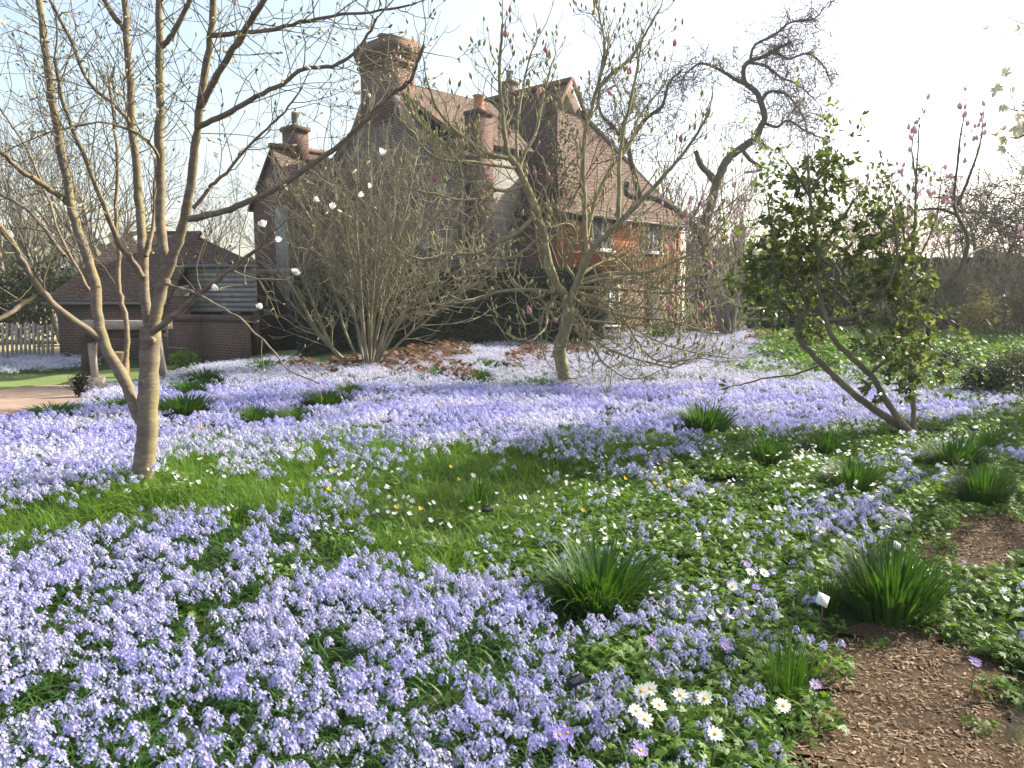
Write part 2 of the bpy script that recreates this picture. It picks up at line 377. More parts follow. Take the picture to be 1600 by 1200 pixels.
M['chip'] = leafmat('bark_chip', [(.07, .042, .024), (.14, .088, .05), (.22, .145, .085), (.34, .25, .16), (.10, .06, .034), (.27, .18, .105)], .0, .9)
M['label_white'] = plain('white_label', (.72, .72, .70), .4, .06, 12)
M['label_black'] = plain('black_label', (.03, .03, .035), .45, .2, 12)
M['barrel'] = plain('barrel_wood', (.30, .20, .13), .8, .3, 6)

# ------------------------------------------------------------------ ground sheets
def ground():
    xs = np.concatenate([np.linspace(-400, -40, 14)[:-1], np.arange(-40, 40.01, .4), np.linspace(40, 400, 14)[1:]])
    ys = np.concatenate([np.linspace(-120, -2, 6)[:-1], np.arange(-2, 40.01, .3), np.linspace(40, 700, 24)[1:]])
    X, Y = np.meshgrid(xs, ys); Z = terrain(X, Y)
    n, k = X.shape; i = np.arange(n * k).reshape(n, k)
    q = np.stack([i[:-1, :-1], i[:-1, 1:], i[1:, 1:], i[1:, :-1]], -1).reshape(-1, 4)
    o = link('ground', mk_mesh('ground', np.stack([X, Y, Z], -1), [q], M['soil'], True)); tag(o, kind='structure')
ground()
def dens(poly, n):
    poly = np.asarray(poly, float); d = np.concatenate([[0], np.cumsum(np.linalg.norm(np.diff(poly, axis=0), axis=1))])
    t = np.linspace(0, d[-1], n); return np.stack([np.interp(t, d, poly[:, i]) for i in range(poly.shape[1])], -1)
def sheet(name, A, B, mat, off, n=40, m=10, world_pts=False):
    A = dens(A if world_pts else [G(*p)[:2] for p in A], n); B = dens(B if world_pts else [G(*p)[:2] for p in B], n)
    rng = np.random.RandomState(5)
    t = np.linspace(0, 1, m)[:, None, None]; Q = A[None] * (1 - t) + B[None] * t
    if name.startswith('mulch'):
        wob = .09 * np.sin(Q[..., 1] * 9 + Q[..., 0] * 5) + .06 * np.sin(Q[..., 1] * 23 + 2) + .05 * np.sin(Q[..., 0] * 17 + Q[..., 1] * 31)
        Q = Q + np.stack([wob, wob * .4], -1) * (np.abs(t - .5) * 2)
    Z = terrain(Q[..., 0], Q[..., 1]) + off
    V = np.concatenate([Q, Z[..., None]], -1); i = np.arange(m * n).reshape(m, n)
    q = np.stack([i[:-1, :-1], i[:-1, 1:], i[1:, 1:], i[1:, :-1]], -1).reshape(-1, 4)
    V = V.reshape(-1, 3)
    a, b, c = V[q[0][0]], V[q[0][1]], V[q[0][2]]
    if np.cross(b - a, c - a)[2] < 0: q = q[:, ::-1]
    o = link(name, mk_mesh(name, V, [q], mat, True, True)); return tag(o, kind='structure')
sheet('lawn', [(-160, 602), (0, 597), (130, 583), (260, 573), (340, 562), (470, 546)], [(-160, 626), (0, 614), (130, 590), (250, 596), (345, 572), (470, 556)], M['lawn'], .012)
sheet('path', [(-160, 623), (0, 611), (60, 604), (150, 594)], [(-160, 672), (0, 652), (100, 637), (150, 628)], M['path'], .02)
sheet('field', [(-70, 26.5), (-14.6, 26.5)], [(-120, 75), (-24, 75)], M['field'], .02, 30, 20, True)
sheet('mulch_path', [(1255, 1330), (1245, 1200), (1270, 1110), (1290, 1040), (1310, 1000), (1380, 965), (1430, 962)], [(1720, 1330), (1680, 1200), (1640, 1130), (1570, 1075), (1520, 1040), (1480, 1000), (1450, 962)], M['mulch'], .02)
sheet('mulch_bed', [(1440, 870), (1460, 830), (1500, 800), (1560, 790)], [(1490, 905), (1540, 895), (1620, 880), (1720, 850)], M['mulch'], .02, 20, 8)
def paving():
    a = [G(1572, 1215), G(1566, 1170), G(1580, 1135), G(1578, 1110), G(1600, 1085), G(1760, 1060), G(1800, 1330), G(1565, 1330)]
    b = MB(); ring = [np.array([p[0], p[1], -.03]) for p in a][::-1]
    b.prism(ring, (0, 0, .05)); o = b.build('paving_slab', M['paving']); tag(o, 'moss stained pale stone slab at the corner of the bark path', 'paving slab')
paving()

# ------------------------------------------------------------------ the house
U = np.array([.7071, .7071, 0]); W = np.array([-.7071, .7071, 0]); ZZ = np.array([0, 0, 1.]); HC = np.array([1.44, 26.0, 0])
def H(u, v, z): return HC + U * u + W * v + ZZ * z
house = empty('brick_house', H(0, 4, 0), 'tall old brick and tile house with a great curved chimney stack behind the hedge', 'house')
def hbuild(b, name, mat, parent=None): return b.build(name, M[mat], parent or house)
def hbox(b, u0, u1, v0, v1, z0, z1): b.box(H(u0, v0, z0), U * (u1 - u0), W * (v1 - v0), ZZ * (z1 - z0))
EA = 4.3; WW = 7.2; LL = 9.5; RZ = 9.25
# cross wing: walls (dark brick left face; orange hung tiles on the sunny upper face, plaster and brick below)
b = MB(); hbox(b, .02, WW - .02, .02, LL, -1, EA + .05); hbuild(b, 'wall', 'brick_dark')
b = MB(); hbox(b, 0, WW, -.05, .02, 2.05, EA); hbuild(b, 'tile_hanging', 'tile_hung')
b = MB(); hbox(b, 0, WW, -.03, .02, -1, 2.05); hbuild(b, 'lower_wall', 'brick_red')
b = MB(); hbox(b, WW, WW + .9, .3, 5, -1, 3.9); hbuild(b, 'end_wall', 'plaster')
b = MB(); b.beam(H(-.05, -.075, 2.03), H(WW, -.075, 2.03), .06, .16); hbuild(b, 'beam', 'oak_dark')
# roofs with a little sag
def roof_grid(c00, c10, c11, c01, sag=.06, n=10, m=6, thick=.14):
    """four corners (bottom left, bottom right, top right, top left)"""
    c = [np.asarray(q, float) for q in (c00, c10, c11, c01)]; b = MB(); P_ = {}
    nn = np.cross(c[1] - c[0], c[3] - c[0]); nn /= np.linalg.norm(nn)
    for i in range(n + 1):
        for j in range(m + 1):
            s, t = i / n, j / m
            p = (1 - t) * ((1 - s) * c[0] + s * c[1]) + t * ((1 - s) * c[3] + s * c[2])
            P_[i, j] = p - nn * sag * math.sin(math.pi * s) * math.sin(math.pi * (.15 + .7 * t)) + nn * .012 * math.sin(5.1 * s * n + 2.3 * j)
    for i in range(n):
        for j in range(m): b.poly([P_[i, j], P_[i + 1, j], P_[i + 1, j + 1], P_[i, j + 1]])
    bot = [P_[i, 0] for i in range(n + 1)]
    for i in range(n): b.poly([bot[i] - nn * thick, bot[i + 1] - nn * thick, bot[i + 1], bot[i]])
    for j in range(m):
        b.poly([P_[0, j], P_[0, j + 1], P_[0, j + 1] - nn * thick, P_[0, j] - nn * thick])
        b.poly([P_[n, j + 1], P_[n, j], P_[n, j] - nn * thick, P_[n, j + 1] - nn * thick])
    b.poly([c[3] - nn * thick, c[2] - nn * thick, c[1] - nn * thick, c[0] - nn * thick])
    return b
hw = WW / 2; hip = 3.2; ov = .28
R0 = H(hw, hip, RZ); R1 = H(hw, LL, RZ)
NC = H(-ov, -ov, EA - .22); FC = H(WW + ov, -ov, EA - .22); BL = H(-ov, LL, EA - .22); BR = H(WW + ov, LL, EA - .22)
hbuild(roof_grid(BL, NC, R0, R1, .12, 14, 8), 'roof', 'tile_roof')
hbuild(roof_grid(NC, FC, R0 + U * .25 - ZZ * .25, R0 - U * .25 - ZZ * .25, .06, 10, 8), 'hip_roof', 'tile_roof_lit')
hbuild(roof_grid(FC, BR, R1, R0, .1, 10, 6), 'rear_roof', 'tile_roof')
b = MB(); b.prism([H(hw - .95, hip - .55, RZ - 1.25), H(hw + .95, hip - .55, RZ - 1.25), H(hw, hip - .55, RZ + .05)], W * .35); hbuild(b, 'gablet', 'brick_red')
b = MB(); b.beam(H(hw, hip - .75, RZ + .06), H(hw, LL, RZ + .06), .24, .16)
b.beam(H(hw - 1.0, hip - .72, RZ - 1.3), H(hw, hip - .72, RZ + .06), .10, .16); b.beam(H(hw + 1.0, hip - .72, RZ - 1.3), H(hw, hip - .72, RZ + .06), .10, .16)
hbuild(b, 'ridge_tiles', 'ridge')
b = MB(); b.beam(NC + np.array([0, 0, -.09]), FC + np.array([0, 0, -.09]), .1, .1); b.beam(H(WW - .35, -.13, EA - .4), H(WW - .35, -.13, -.5), .08, .08); hbuild(b, 'gutter', 'black_iron')
b = MB(); hbox(b, hw - .24, hw + .24, 5.5, 6.1, RZ - .6, RZ + .45); hbox(b, hw - .29, hw + .29, 5.45, 6.15, RZ + .45, RZ + .55); ch = hbuild(b, 'ridge_chimney', 'brick_grey')
b = MB(); b.lathe(H(hw, 5.8, RZ + .55), [(.15, 0), (.16, .08), (.12, .14), (.11, .4), (.13, .43)]); b.build('chimney_pot', M['clay_pot_grey'], ch, True)

def window(u0, u1, z0, z1, lights, v=-.05, name='window', along='u', uu=0):
    """casement on the sunny face; frame, panes, sill"""
    fr = MB(); t = .06
    def bx(a, c, d0, d1, e, f): hbox(fr, a, c, v - d1, v - d0, e, f)
    bx(u0, u1, -.02, .07, z0, z0 + t); bx(u0, u1, -.02, .07, z1 - t, z1)
    n = lights
    for i in range(n + 1):
        x = u0 + (u1 - u0 - t) * i / n; bx(x, x + t, -.02, .065, z0 + t, z1 - t)
    w = hbuild(fr, name, 'white_wood')
    g = MB(); hbox(g, u0 + .02, u1 - .02, v - .02, v + .02, z0 + .03, z1 - .03); g.build('pane', M['glass'], w)
    s = MB(); s.box(H(u0 - .08, v - .16, z0 - .07), U * (u1 - u0 + .16), W * .2, ZZ * .06); s.build('sill', M['white_wood'], w)
window(1.7, 2.8, 2.95, 4.0, 2); window(4.65, 5.85, 2.95, 4.02, 2)
window(2.2, 3.3, .35, 1.75, 2, -.03)
b = MB(); hbox(b, 5.0, 6.0, -.06, .0, -.8, 1.7); hbuild(b, 'door', 'oak_dark')
# main block with the great chimney gable (left face)
GU = -3.07; GT = .45; cv = 5.42; ch_ = .88
def shoulder(side):
    out = []
    for k in range(11):
        t = k / 10; out.append((cv + side * (ch_ + 2.45 * t), 7.95 - 1.8 * (1 - (1 - t) ** 2.1)))
    return out
rs = shoulder(-1); ls = shoulder(1)
ring = [(1.7, -1), (1.7, 6.05)] + rs[::-1] + ls + [(9.5, 6.25), (9.5, -1)]
b = MB(); b.prism([H(GU, v, z) for v, z in ring], U * GT); hbuild(b, 'gable_wall', 'brick_grey')
b = MB()
for S in (rs, ls):
    for (a, c) in zip(S[:-1], S[1:]): b.beam(H(GU + GT / 2 - .02, a[0], a[1] + .03), H(GU + GT / 2 - .02, c[0], c[1] + .03), .56, .09)
hbox(b, GU - .08, GU + GT + .1, 8.93, 9.6, 6.2, 6.36); hbuild(b, 'coping', 'stone')
b = MB(); hbox(b, GU + GT, .1, 1.72, 9.3, -1, 6.3); hbuild(b, 'main_wall', 'flint')
hbuild(roof_grid(H(GU + GT, 1.55, 6.25), H(.6, 1.55, 6.25), H(2.2, cv, 8.75), H(GU + GT, cv, 8.75), .05, 8, 6), 'main_roof', 'tile_roof_lit')
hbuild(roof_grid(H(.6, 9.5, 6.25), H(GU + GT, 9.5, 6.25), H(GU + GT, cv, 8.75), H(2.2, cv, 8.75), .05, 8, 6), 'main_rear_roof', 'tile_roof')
# the great stack
b = MB(); s0, s1, d0, d1 = cv - ch_, cv + ch_, GU - .06, GU + .92
hbox(b, d0, d1, s0, s1, 7.2, 8.98)
for k, (o_, z0, z1) in enumerate(((.05, 8.98, 9.08), (.09, 9.08, 9.18), (.03, 9.18, 9.28), (.08, 9.28, 9.38), (.13, 9.38, 9.48), (.16, 9.48, 9.78), (.08, 9.78, 9.9))):
    hbox(b, d0 - o_, d1 + o_, s0 - o_, s1 + o_, z0, z1)
ch = hbuild(b, 'chimney', 'brick_red')
b = MB(); b.lathe(H(GU + .5, cv + .25, 9.9), [(.11, 0), (.11, .22), (.04, .23), (.04, .28), (.24, .30), (.20, .35), (.05, .38)]); b.build('cowl', M['black_iron'], ch, True)
# small stack with a red pot on the sunny side
b = MB(); q = H(-2.05, 1.25, 0)
hbox(b, -2.45, -1.8, 1.08, 1.69, -1, 7.0); hbox(b, -2.5, -1.75, 1.03, 1.69, 7.0, 7.12); ch = hbuild(b, 'small_chimney', 'brick_dark')
b = MB(); b.lathe(H(-2.12, 1.38, 7.12), [(.20, 0), (.22, .06), (.17, .12), (.155, .42), (.19, .46), (.19, .5), (.14, .5)]); b.build('chimney_pot', M['terracotta'], ch, True)
# left gabled bay
LU = -5.2; LV = 8.7; LWd = 1.66; LZ = 6.45; LE = 4.7
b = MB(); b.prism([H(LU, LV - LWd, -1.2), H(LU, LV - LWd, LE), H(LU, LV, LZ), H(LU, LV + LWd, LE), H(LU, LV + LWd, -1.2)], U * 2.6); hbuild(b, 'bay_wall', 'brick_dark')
hbuild(roof_grid(H(LU - .12, LV - LWd - .25, LE - .18), H(GU, LV - LWd - .25, LE - .18), H(GU, LV, LZ + .12), H(LU - .12, LV, LZ + .12), .03, 6, 5, .1), 'bay_roof', 'tile_roof_lit')
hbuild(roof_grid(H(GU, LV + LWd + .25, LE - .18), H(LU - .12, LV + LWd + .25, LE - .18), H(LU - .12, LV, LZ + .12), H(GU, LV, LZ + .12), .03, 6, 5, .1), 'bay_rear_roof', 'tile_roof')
b = MB(); b.beam(H(LU - .15, LV, LZ + .17), H(GU, LV, LZ + .17), .22, .14); hbuild(b, 'bay_ridge', 'ridge')
b = MB(); hbox(b, LU - .1, LU, LV - .9, LV - .1, 1.2, 4.5); hbuild(b, 'rendered_panel', 'render')
b = MB(); hbox(b, LU - .12, LU, LV - LWd - .1, LV + LWd, 2.15, 2.33); hbox(b, LU - .02, LU + 2.6, LV - LWd - .14, LV - LWd, 2.15, 2.33); hbuild(b, 'string_course', 'oak_grey')
b = MB(); hbox(b, LU - .05, LU, LV - LWd + .15, LV - .5, -1, 1.6); hbuild(b, 'back_door', 'dark')
b = MB(); hbox(b, LU + .55, LU + 1.2, LV - .35, LV + .35, LZ - .3, LZ + .75); hbox(b, LU + .49, LU + 1.26, LV - .41, LV + .41, LZ + .75, LZ + .9); ch = hbuild(b, 'bay_chimney', 'brick_dark')
b = MB(); b.lathe(H(LU + .88, LV, LZ + .9), [(.15, 0), (.14, .06), (.12, .1), (.12, .5), (.13, .52)]); b.build('chimney_pot', M['clay_pot_grey'], ch, True)
for (v0, v1, z0, z1) in ((2.6, 3.4, 2.2, 3.6), (7.4, 8.0, 3.2, 4.2)):   # dark openings in the shaded gable
    fr = MB(); hbox(fr, GU - .06, GU, v0, v1, z0, z0 + .08); hbox(fr, GU - .06, GU, v0, v1, z1 - .08, z1); hbox(fr, GU - .06, GU, v0, v0 + .07, z0 + .08, z1 - .08); hbox(fr, GU - .06, GU, v1 - .07, v1, z0 + .08, z1 - .08)
    w = hbuild(fr, 'window', 'oak_dark'); g = MB(); hbox(g, GU - .03, GU - .004, v0 + .02, v1 - .02, z0 + .02, z1 - .02); g.build('pane', M['glass'], w)

# ------------------------------------------------------------------ the outbuilding on the left
shed = empty('outbuilding', (-12.5, 26, -.65), 'low tiled outbuilding with grey weatherboards and brick base left of the house', 'outbuilding')
def sb(b, name, mat, parent=None): return b.build(name, M[mat], parent or shed)
zr = P(240, 361, 28)[2]; r0 = P(203, 361, 28); r1 = P(292, 361, 28)
e0 = P(66, 470, 25); ex = P(262, 470, 25); ez = e0[2]
sl = (zr - ez) / 3.0
e1y = 26.5; e1z = ez + sl * 1.5; j0 = np.array([ex[0], e1y, e1z]); e1 = np.array([P(402, 412, 26.5)[0], e1y, e1z])
# front slope (L shaped: low catslide left, higher eave right)
m0 = np.array([ex[0], 25, ez]); top_m = np.array([ex[0], 28, zr])
sb(roof_grid(e0, m0, top_m, r0, .08, 10, 8, .1), 'roof', 'tile_roof')
sb(roof_grid(j0, e1, r1, top_m, .04, 6, 4, .1), 'high_roof', 'tile_roof')
bk = np.array([P(388, 412, 29.5)[0], 29.5, e1z]); bl = np.array([e0[0] - .3, 31, ez])
sb(roof_grid(e1, bk, r1 + np.array([0, .02, 0]), r1, .03, 4, 4, .1), 'hip_roof', 'tile_roof_lit')
sb(roof_grid(bl, e0, r0, r0 + np.array([0, .02, 0]), .03, 4, 4, .1), 'left_hip_roof', 'tile_roof')
sb(roof_grid(bk, bl, r0, r1, .03, 4, 4, .1), 'rear_roof', 'tile_roof')
b = MB(); b.box((e0[0] + .3, 25.25, -1.3), (ex[0] - e0[0] - .3, 0, 0), (0, 5, 0), (0, 0, ez + 1.3 + .1)); sb(b, 'wall', 'brick_dark')
b = MB(); b.prism([(ex[0], 26.75, -1.3), (e1[0] - .15, 26.75, -1.3), (P(384, 500, 29)[0], 29, -1.3), (ex[0], 29, -1.3)], (0, 0, e1z + 1.3)); sb(b, 'opening_shade', 'dark')  # near-black block, the shade of the opening put into its colour
b = MB(); zb = P(330, 487, 26.5)[2]; nb = 9; hb = (e1z - .08 - zb) / nb
for i in range(nb):
    z0 = zb + i * hb
    b.hexa([(ex[0] + .02, 26.62, z0), (e1[0] - .12, 26.62, z0), (e1[0] - .12, 26.75, z0), (ex[0] + .02, 26.75, z0),
            (ex[0] + .02, 26.70, z0 + hb), (e1[0] - .12, 26.70, z0 + hb), (e1[0] - .12, 26.75, z0 + hb), (ex[0] + .02, 26.75, z0 + hb)])
sb(b, 'weatherboard', 'boards')
b = MB(); b.beam((ex[0], 26.45, e1z - .06), (e1[0], 26.45, e1z - .06), .09, .09); b.beam(e0 + np.array([0, -.05, -.08]), m0 + np.array([0, -.05, -.08]), .08, .08); sb(b, 'gutter', 'gutter')
b = MB()
for px in (352, 400): p = P(px, 500, 26.55); b.box((p[0] - .09, 26.5, -1), (.18, 0, 0), (0, .18, 0), (0, 0, zb + 1.02))
p = P(352, 500, 26.6); b.beam((p[0], 26.6, .1), (p[0] + .5, 26.6, zb), .1, .12); sb(b, 'post', 'oak_dark')
# yard wall of brick in front of the opening
yw = empty('yard_wall', (P(317, 550, 24.2)[0], 24.2, -.65), 'low brick yard wall with a soldier course in front of the weatherboarded outbuilding', 'wall')
b = MB(); pA = P(250, 560, 25.0); pB = P(317, 560, 25.0); pC = P(383, 560, 23.9)
zt = P(340, 493, 24.4)[2]
def wallseg(b, a, c, z0, z1, t):
    a = np.array([a[0], a[1], 0]); c = np.array([c[0], c[1], 0]); d = (c - a) / np.linalg.norm(c - a); n = np.array([-d[1], d[0], 0])
    b.box(a + ZZ * z0, c - a, n * t, ZZ * (z1 - z0))
wallseg(b, pA, pB, -1.2, zt - .2, .25); wallseg(b, pB + np.array([.02, 0, 0]), pC, -1.2, zt - .2, .25); b.build('brickwork', M['brick_dark'], yw)
b = MB(); wallseg(b, pA + np.array([0, -.03, 0]), pB + np.array([0, -.03, 0]), zt - .2, zt, .31); b.build('coping', M['brick_dark'], yw); b = MB(); wallseg(b, pB + np.array([.02, -.03, 0]), pC + np.array([.03, -.02, 0]), zt - .2, zt, .31); b.build('coping', M['brick_dark'], yw)
tr = MB()   # thin rod trellis on the wall
for a, c in (((262, 505), (262, 543)), ((262, 543), (292, 544)), ((250, 517), (262, 517))):
    tr.beam(P(a[0], a[1], 24.9), P(c[0], c[1], 24.9), .03, .03)
o = tr.build('trellis_rod', M['oak_grey'])
tag(o, 'thin bent timber rod fixed in front of the yard wall', 'trellis')
# paling fence
pf = empty('paling_fence', (P(20, 545, 26)[0], 26, -.65), 'weathered split paling fence beyond the blue bed at the yard edge', 'fence')
rng = np.random.RandomState(3); b = MB()
for i in range(44):
    px = -220 + i * 7.0; a = P(px, 547, 25.6); t = P(px + rng.uniform(-1, 1), 506 + rng.uniform(-2, 3), 25.6)
    a[2] = float(terrain(a[0], a[1])) - .05
    b.beam(a, t, .085, .02)
b.build('pale', M['oak_grey'], pf)
b = MB(); b.beam(P(-220, 514, 25.68), P(88, 514, 25.68), .05, .07); b.build('rail', M['oak_grey'], pf); b = MB(); b.beam(P(-220, 536, 25.68), P(88, 536, 25.68), .05, .07); b.build('rail', M['oak_grey'], pf)

# timber frame seat by the path
fr = empty('timber_frame', G(195, 602), 'weathered oak beam frame on splayed legs standing by the path behind the left tree', 'timber frame')
Yf = fr.location[1]
b = MB(); b.beam(P(128, 507, Yf), P(262, 508, Yf), .42, .16); b.build('top_beam', M['oak_grey'], fr)
b = MB(); b.beam(P(140, 521, Yf + .05), P(255, 522, Yf + .05), .25, .13); b.build('under_beam', M['oak_dark'], fr)
for (a, c, mm, dy, w) in (((142, 530), (150, 601), 'oak_grey', -.25, .10), ((140, 525), (138, 590), 'oak_dark', .25, .2), ((246, 527), (258, 590), 'oak_grey', -.1, .10), ((246, 527), (250, 586), 'oak_dark', .25, .14)):
    b = MB(); p0 = P(a[0], a[1], Yf); p1 = P(c[0], c[1], Yf + dy); p1[2] = float(terrain(p1[0], p1[1])) - .02; b.beam(p1, p0, w, w); b.build('leg', M[mm], fr)
b = MB(); p = G(140, 606); b.box(p + np.array([-.2, -.3, -.02]), (.34, -.25, 0), (.2, .5, 0), (0, 0, .24)); b.build('sleeper', M['oak_grey'], fr)
b = MB(); g_ = G(190, 590); b.lathe(g_, [(.13, 0), (.17, .06), (.19, .25), (.19, .42), (.17, .58), (.18, .60), (.18, .63), (.14, .63), (.13, .5)], 16)
o = b.build('barrel', M['barrel'], None, True); tag(o, 'small brown barrel standing under the timber frame', 'barrel')

# rail fence, dark gate and pale stone at the right
rf = empty('rail_fence', P(1160, 505, 30), 'short wooden rail fence glimpsed behind the pale tree trunk', 'fence')
b = MB()
for y in (482, 490, 499): b = MB(); b.beam(P(1142, y, 30), P(1215, y, 30), .06, .10); b.build('rail', M['oak_grey'], rf)
b = MB()
for x in (1145, 1180, 1212):
    a = P(x, 510, 30.1); a[2] = -.1; b = MB(); b.beam(a, P(x, 478, 30.1), .1, .1); b.build('post', M['oak_grey'], rf)
def rock(loc, r, name, label, cat, mat):
    rng = np.random.RandomState(8); V = []; n, m = 10, 6
    for j in range(m + 1):
        for i in range(n):
            a = 2 * math.pi * i / n; e = math.pi * (j / m - .5); k = r * rng.uniform(.85, 1.1)
            V.append((loc[0] + k * math.cos(a) * math.cos(e) * 1.3, loc[1] + k * math.sin(a) * math.cos(e), loc[2] + r * .4 + k * .7 * math.sin(e)))
    f = [[j * n + i, j * n + (i + 1) % n, (j + 1) * n + (i + 1) % n, (j + 1) * n + i] for j in range(m) for i in range(n)]
    tag(link(name, mk_mesh(name, V, [np.array(f)], mat, True)), label, cat)
rock(G(1478, 545), .16, 'stone', 'pale rounded stone lying in the green bed at the right', 'stone', M['label_white'])
# wire running from off picture to the house
b = Tubes(); a = P(330, 20, 16); c = P(572, 172, 28); t = np.linspace(0, 1, 16)[:, None]
pts = a * (1 - t) + c * t; pts[:, 2] -= .5 * np.sin(np.pi * t[:, 0]); ext = a + (a - c) * .8; b.add(np.vstack([ext, pts]), np.full(17, .011), 4)
tag(b.build('overhead_wire', M['black_iron']), 'thin overhead wire slanting across the sky to the great chimney', 'wire')

# ------------------------------------------------------------------ trees: traced limbs, grown twigs
def catmull(pts, sub=4):
    pts = np.asarray(pts, float); n = len(pts)
    if n < 3: return dens(pts, sub * 2 + 1)
    ext = np.vstack([2 * pts[0] - pts[1], pts, 2 * pts[-1] - pts[-2]]); out = []
    for i in range(n - 1):
        p0, p1, p2, p3 = ext[i:i + 4]
        for k in range(sub):
            t = k / sub
            out.append(.5 * (2 * p1 + (p2 - p0) * t + (2 * p0 - 5 * p1 + 4 * p2 - p3) * t * t + (3 * p1 - p0 - 3 * p2 + p3) * t ** 3))
    out.append(pts[-1]); return np.array(out)
def unit(v): return v / (math.sqrt(v[0] * v[0] + v[1] * v[1] + v[2] * v[2]) + 1e-12)
def turn(d, ang, rng):
    q = rng.normal(0, 1, 3); q = q - d * q.dot(d); q = unit(q)
    return unit(d * math.cos(ang) + q * math.sin(ang))
class Prm:
    def __init__(s, **k):
        s.wig = .12; s.up = .25; s.seg = 5; s.ang = (.5, 1.0); s.kids = (1, 3); s.ratio = (.45, .75); s.rmin = .002; s.k = 4; s.taper = .45; s.tipk = 3
        s.__dict__.update(k)
def grow(T, p, d, L, r, lvl, q, rng, tips):
    n = q.seg; pts = [p]; ds = []
    for i in range(n):
        d = d + rng.normal(0, q.wig, 3); d[2] += q.up / n; d = unit(d)
        p = p + d * (L / n); pts.append(p); ds.append(d)
    r1 = max(q.rmin, r * q.taper)
    T.add(pts, np.linspace(r, r1, n + 1), q.k if r > .006 else q.tipk)
    tips.append((p, d))
    if lvl > 0:
        for _ in range(rng.randint(q.kids[0], q.kids[1] + 1)):
            i = rng.randint(max(0, n // 4), n)
            grow(T, pts[i + 1], turn(ds[i], rng.uniform(*q.ang), rng), L * rng.uniform(*q.ratio), max(q.rmin, (r + (r1 - r) * i / n) * .68), lvl - 1, q, rng, tips)
class Tree:
    def __init__(s, base, Y, q, seed):
        s.T = Tubes(); s.B = Tubes(); s.Y = Y; s.q = q; s.rng = np.random.RandomState(seed); s.tips = []; s.base = base
    def limb(s, px, r0, r1, dy=0.0, dy0=0.0, k=8, twig=None, frm=.25, sub=4, wob=.004, lvl=2, gap=.14, tw=(.35, .8), tr=.006, upb=0.0, world=None):
        n = len(px); ds = np.linspace(dy0, dy, n)
        if world is None: pts = np.array([P(a[0], a[1], s.Y + e) for a, e in zip(px, ds)])
        else: pts = np.asarray(world, float)
        pts = catmull(pts, sub); pts[1:-1] += s.rng.normal(0, wob, (len(pts) - 2, 3))
        r = np.linspace(r0, r1, len(pts)) ; r = r * (1 + .05 * s.rng.normal(0, 1, len(r)))
        s.T.add(pts, r, k)
        if twig is not False: s.twigs(pts, r, frm, lvl, gap, tw, tr, upb)
        s.tips.append((pts[-1], unit(pts[-1] - pts[-2])))
        return pts
    def twigs(s, pts, r, frm, lvl, gap, tw, tr, upb):
        seg = np.linalg.norm(np.diff(pts, axis=0), axis=1); cum = np.concatenate([[0], np.cumsum(seg)]); Lt = cum[-1]
        x = Lt * frm + s.rng.uniform(0, gap)
        while x < Lt:
            i = min(len(seg) - 1, int(np.searchsorted(cum, x)) - 1); f = (x - cum[i]) / seg[i]
            p = pts[i] + (pts[i + 1] - pts[i]) * f; d = unit(pts[i + 1] - pts[i])
            dd = turn(d, s.rng.uniform(.6, 1.2), s.rng); dd[2] += upb; dd = unit(dd)
            fall = 1 - .45 * (x / Lt)
            grow(s.B, p, dd, s.rng.uniform(*tw) * fall, min(tr, r[i] * .6), lvl, s.q, s.rng, s.tips)
            x += gap * s.rng.uniform(.5, 1.6)
        grow(s.B, pts[-1], unit(pts[-1] - pts[-2]), s.rng.uniform(*tw), min(tr, r[-1]), lvl, s.q, s.rng, s.tips)
    def finish(s, name, label, cat, mat, twigmat, group=None):
        e = empty(name, s.base, label, cat, group); s.e = e
        s.T.build('trunk', M[mat], e); 
        if s.B.V: s.B.build('twigs', M[twigmat], e)['kind'] = 'stuff'
        return e
# bud and flower shapes (unit length along +z)
def spindle(k=5, fat=.22, tip=.9):
    V = [(0, 0, 0)]; Fc = []
    for z, r in ((.22, .8), (.5, 1), (.78, .6)):
        V += [(fat * r * math.cos(2 * math.pi * i / k), fat * r * math.sin(2 * math.pi * i / k), z) for i in range(k)]
    V.append((0, 0, 1))
    for i in range(k):
        j = (i + 1) % k; Fc.append((0, 1 + j, 1 + i))
        for a in (0, 1): Fc.append((1 + a * k + i, 1 + a * k + j, 1 + (a + 1) * k + j, 1 + (a + 1) * k + i))
        Fc.append((1 + 2 * k + i, 1 + 2 * k + j, 1 + 3 * k))
    return V, Fc
BUD = spindle(5, .2); FATBUD = spindle(6, .27)
def goblet(np_=7, spread=.5, seed=0):
    rng = np.random.RandomState(seed); V = []; Fc = []
    for i in range(np_):
        a = 2 * math.pi * i / np_ + rng.uniform(-.2, .2); sp = spread * rng.uniform(.6, 1.3); b = len(V)
        for (t, w) in ((0, .06), (.35, .2), (.75, .2), (1.0, .05)):
            rr = .06 + sp * t * (1.1 - .25 * t); z = t * (1 - .25 * sp)
            c, s_ = math.cos(a), math.sin(a)
            V += [(rr * c - w * s_, rr * s_ + w * c, z), (rr * c + w * s_, rr * s_ - w * c, z)]
        for j in range(3): Fc.append((b + 2 * j, b + 2 * j + 1, b + 2 * j + 3, b + 2 * j + 2))
    return V, Fc
GOB = goblet(7, .5, 1); GOBW = goblet(9, .9, 2)
LEAF = ([(0, 0, 0), (-.22, .0, .4), (0, -.05, .45), (.22, 0, .4), (0, .04, 1.0), (-.16, .02, .75), (.16, .02, .75)],
        [(0, 2, 1), (0, 3, 2), (1, 2, 4, 5), (2, 3, 6, 4)])
CARD = ([(-.5, 0, 0), (.5, 0, 0), (.55, .1, .9), (0, .05, 1.1), (-.5, -.05, .8)], [(0, 1, 2, 3, 4)])
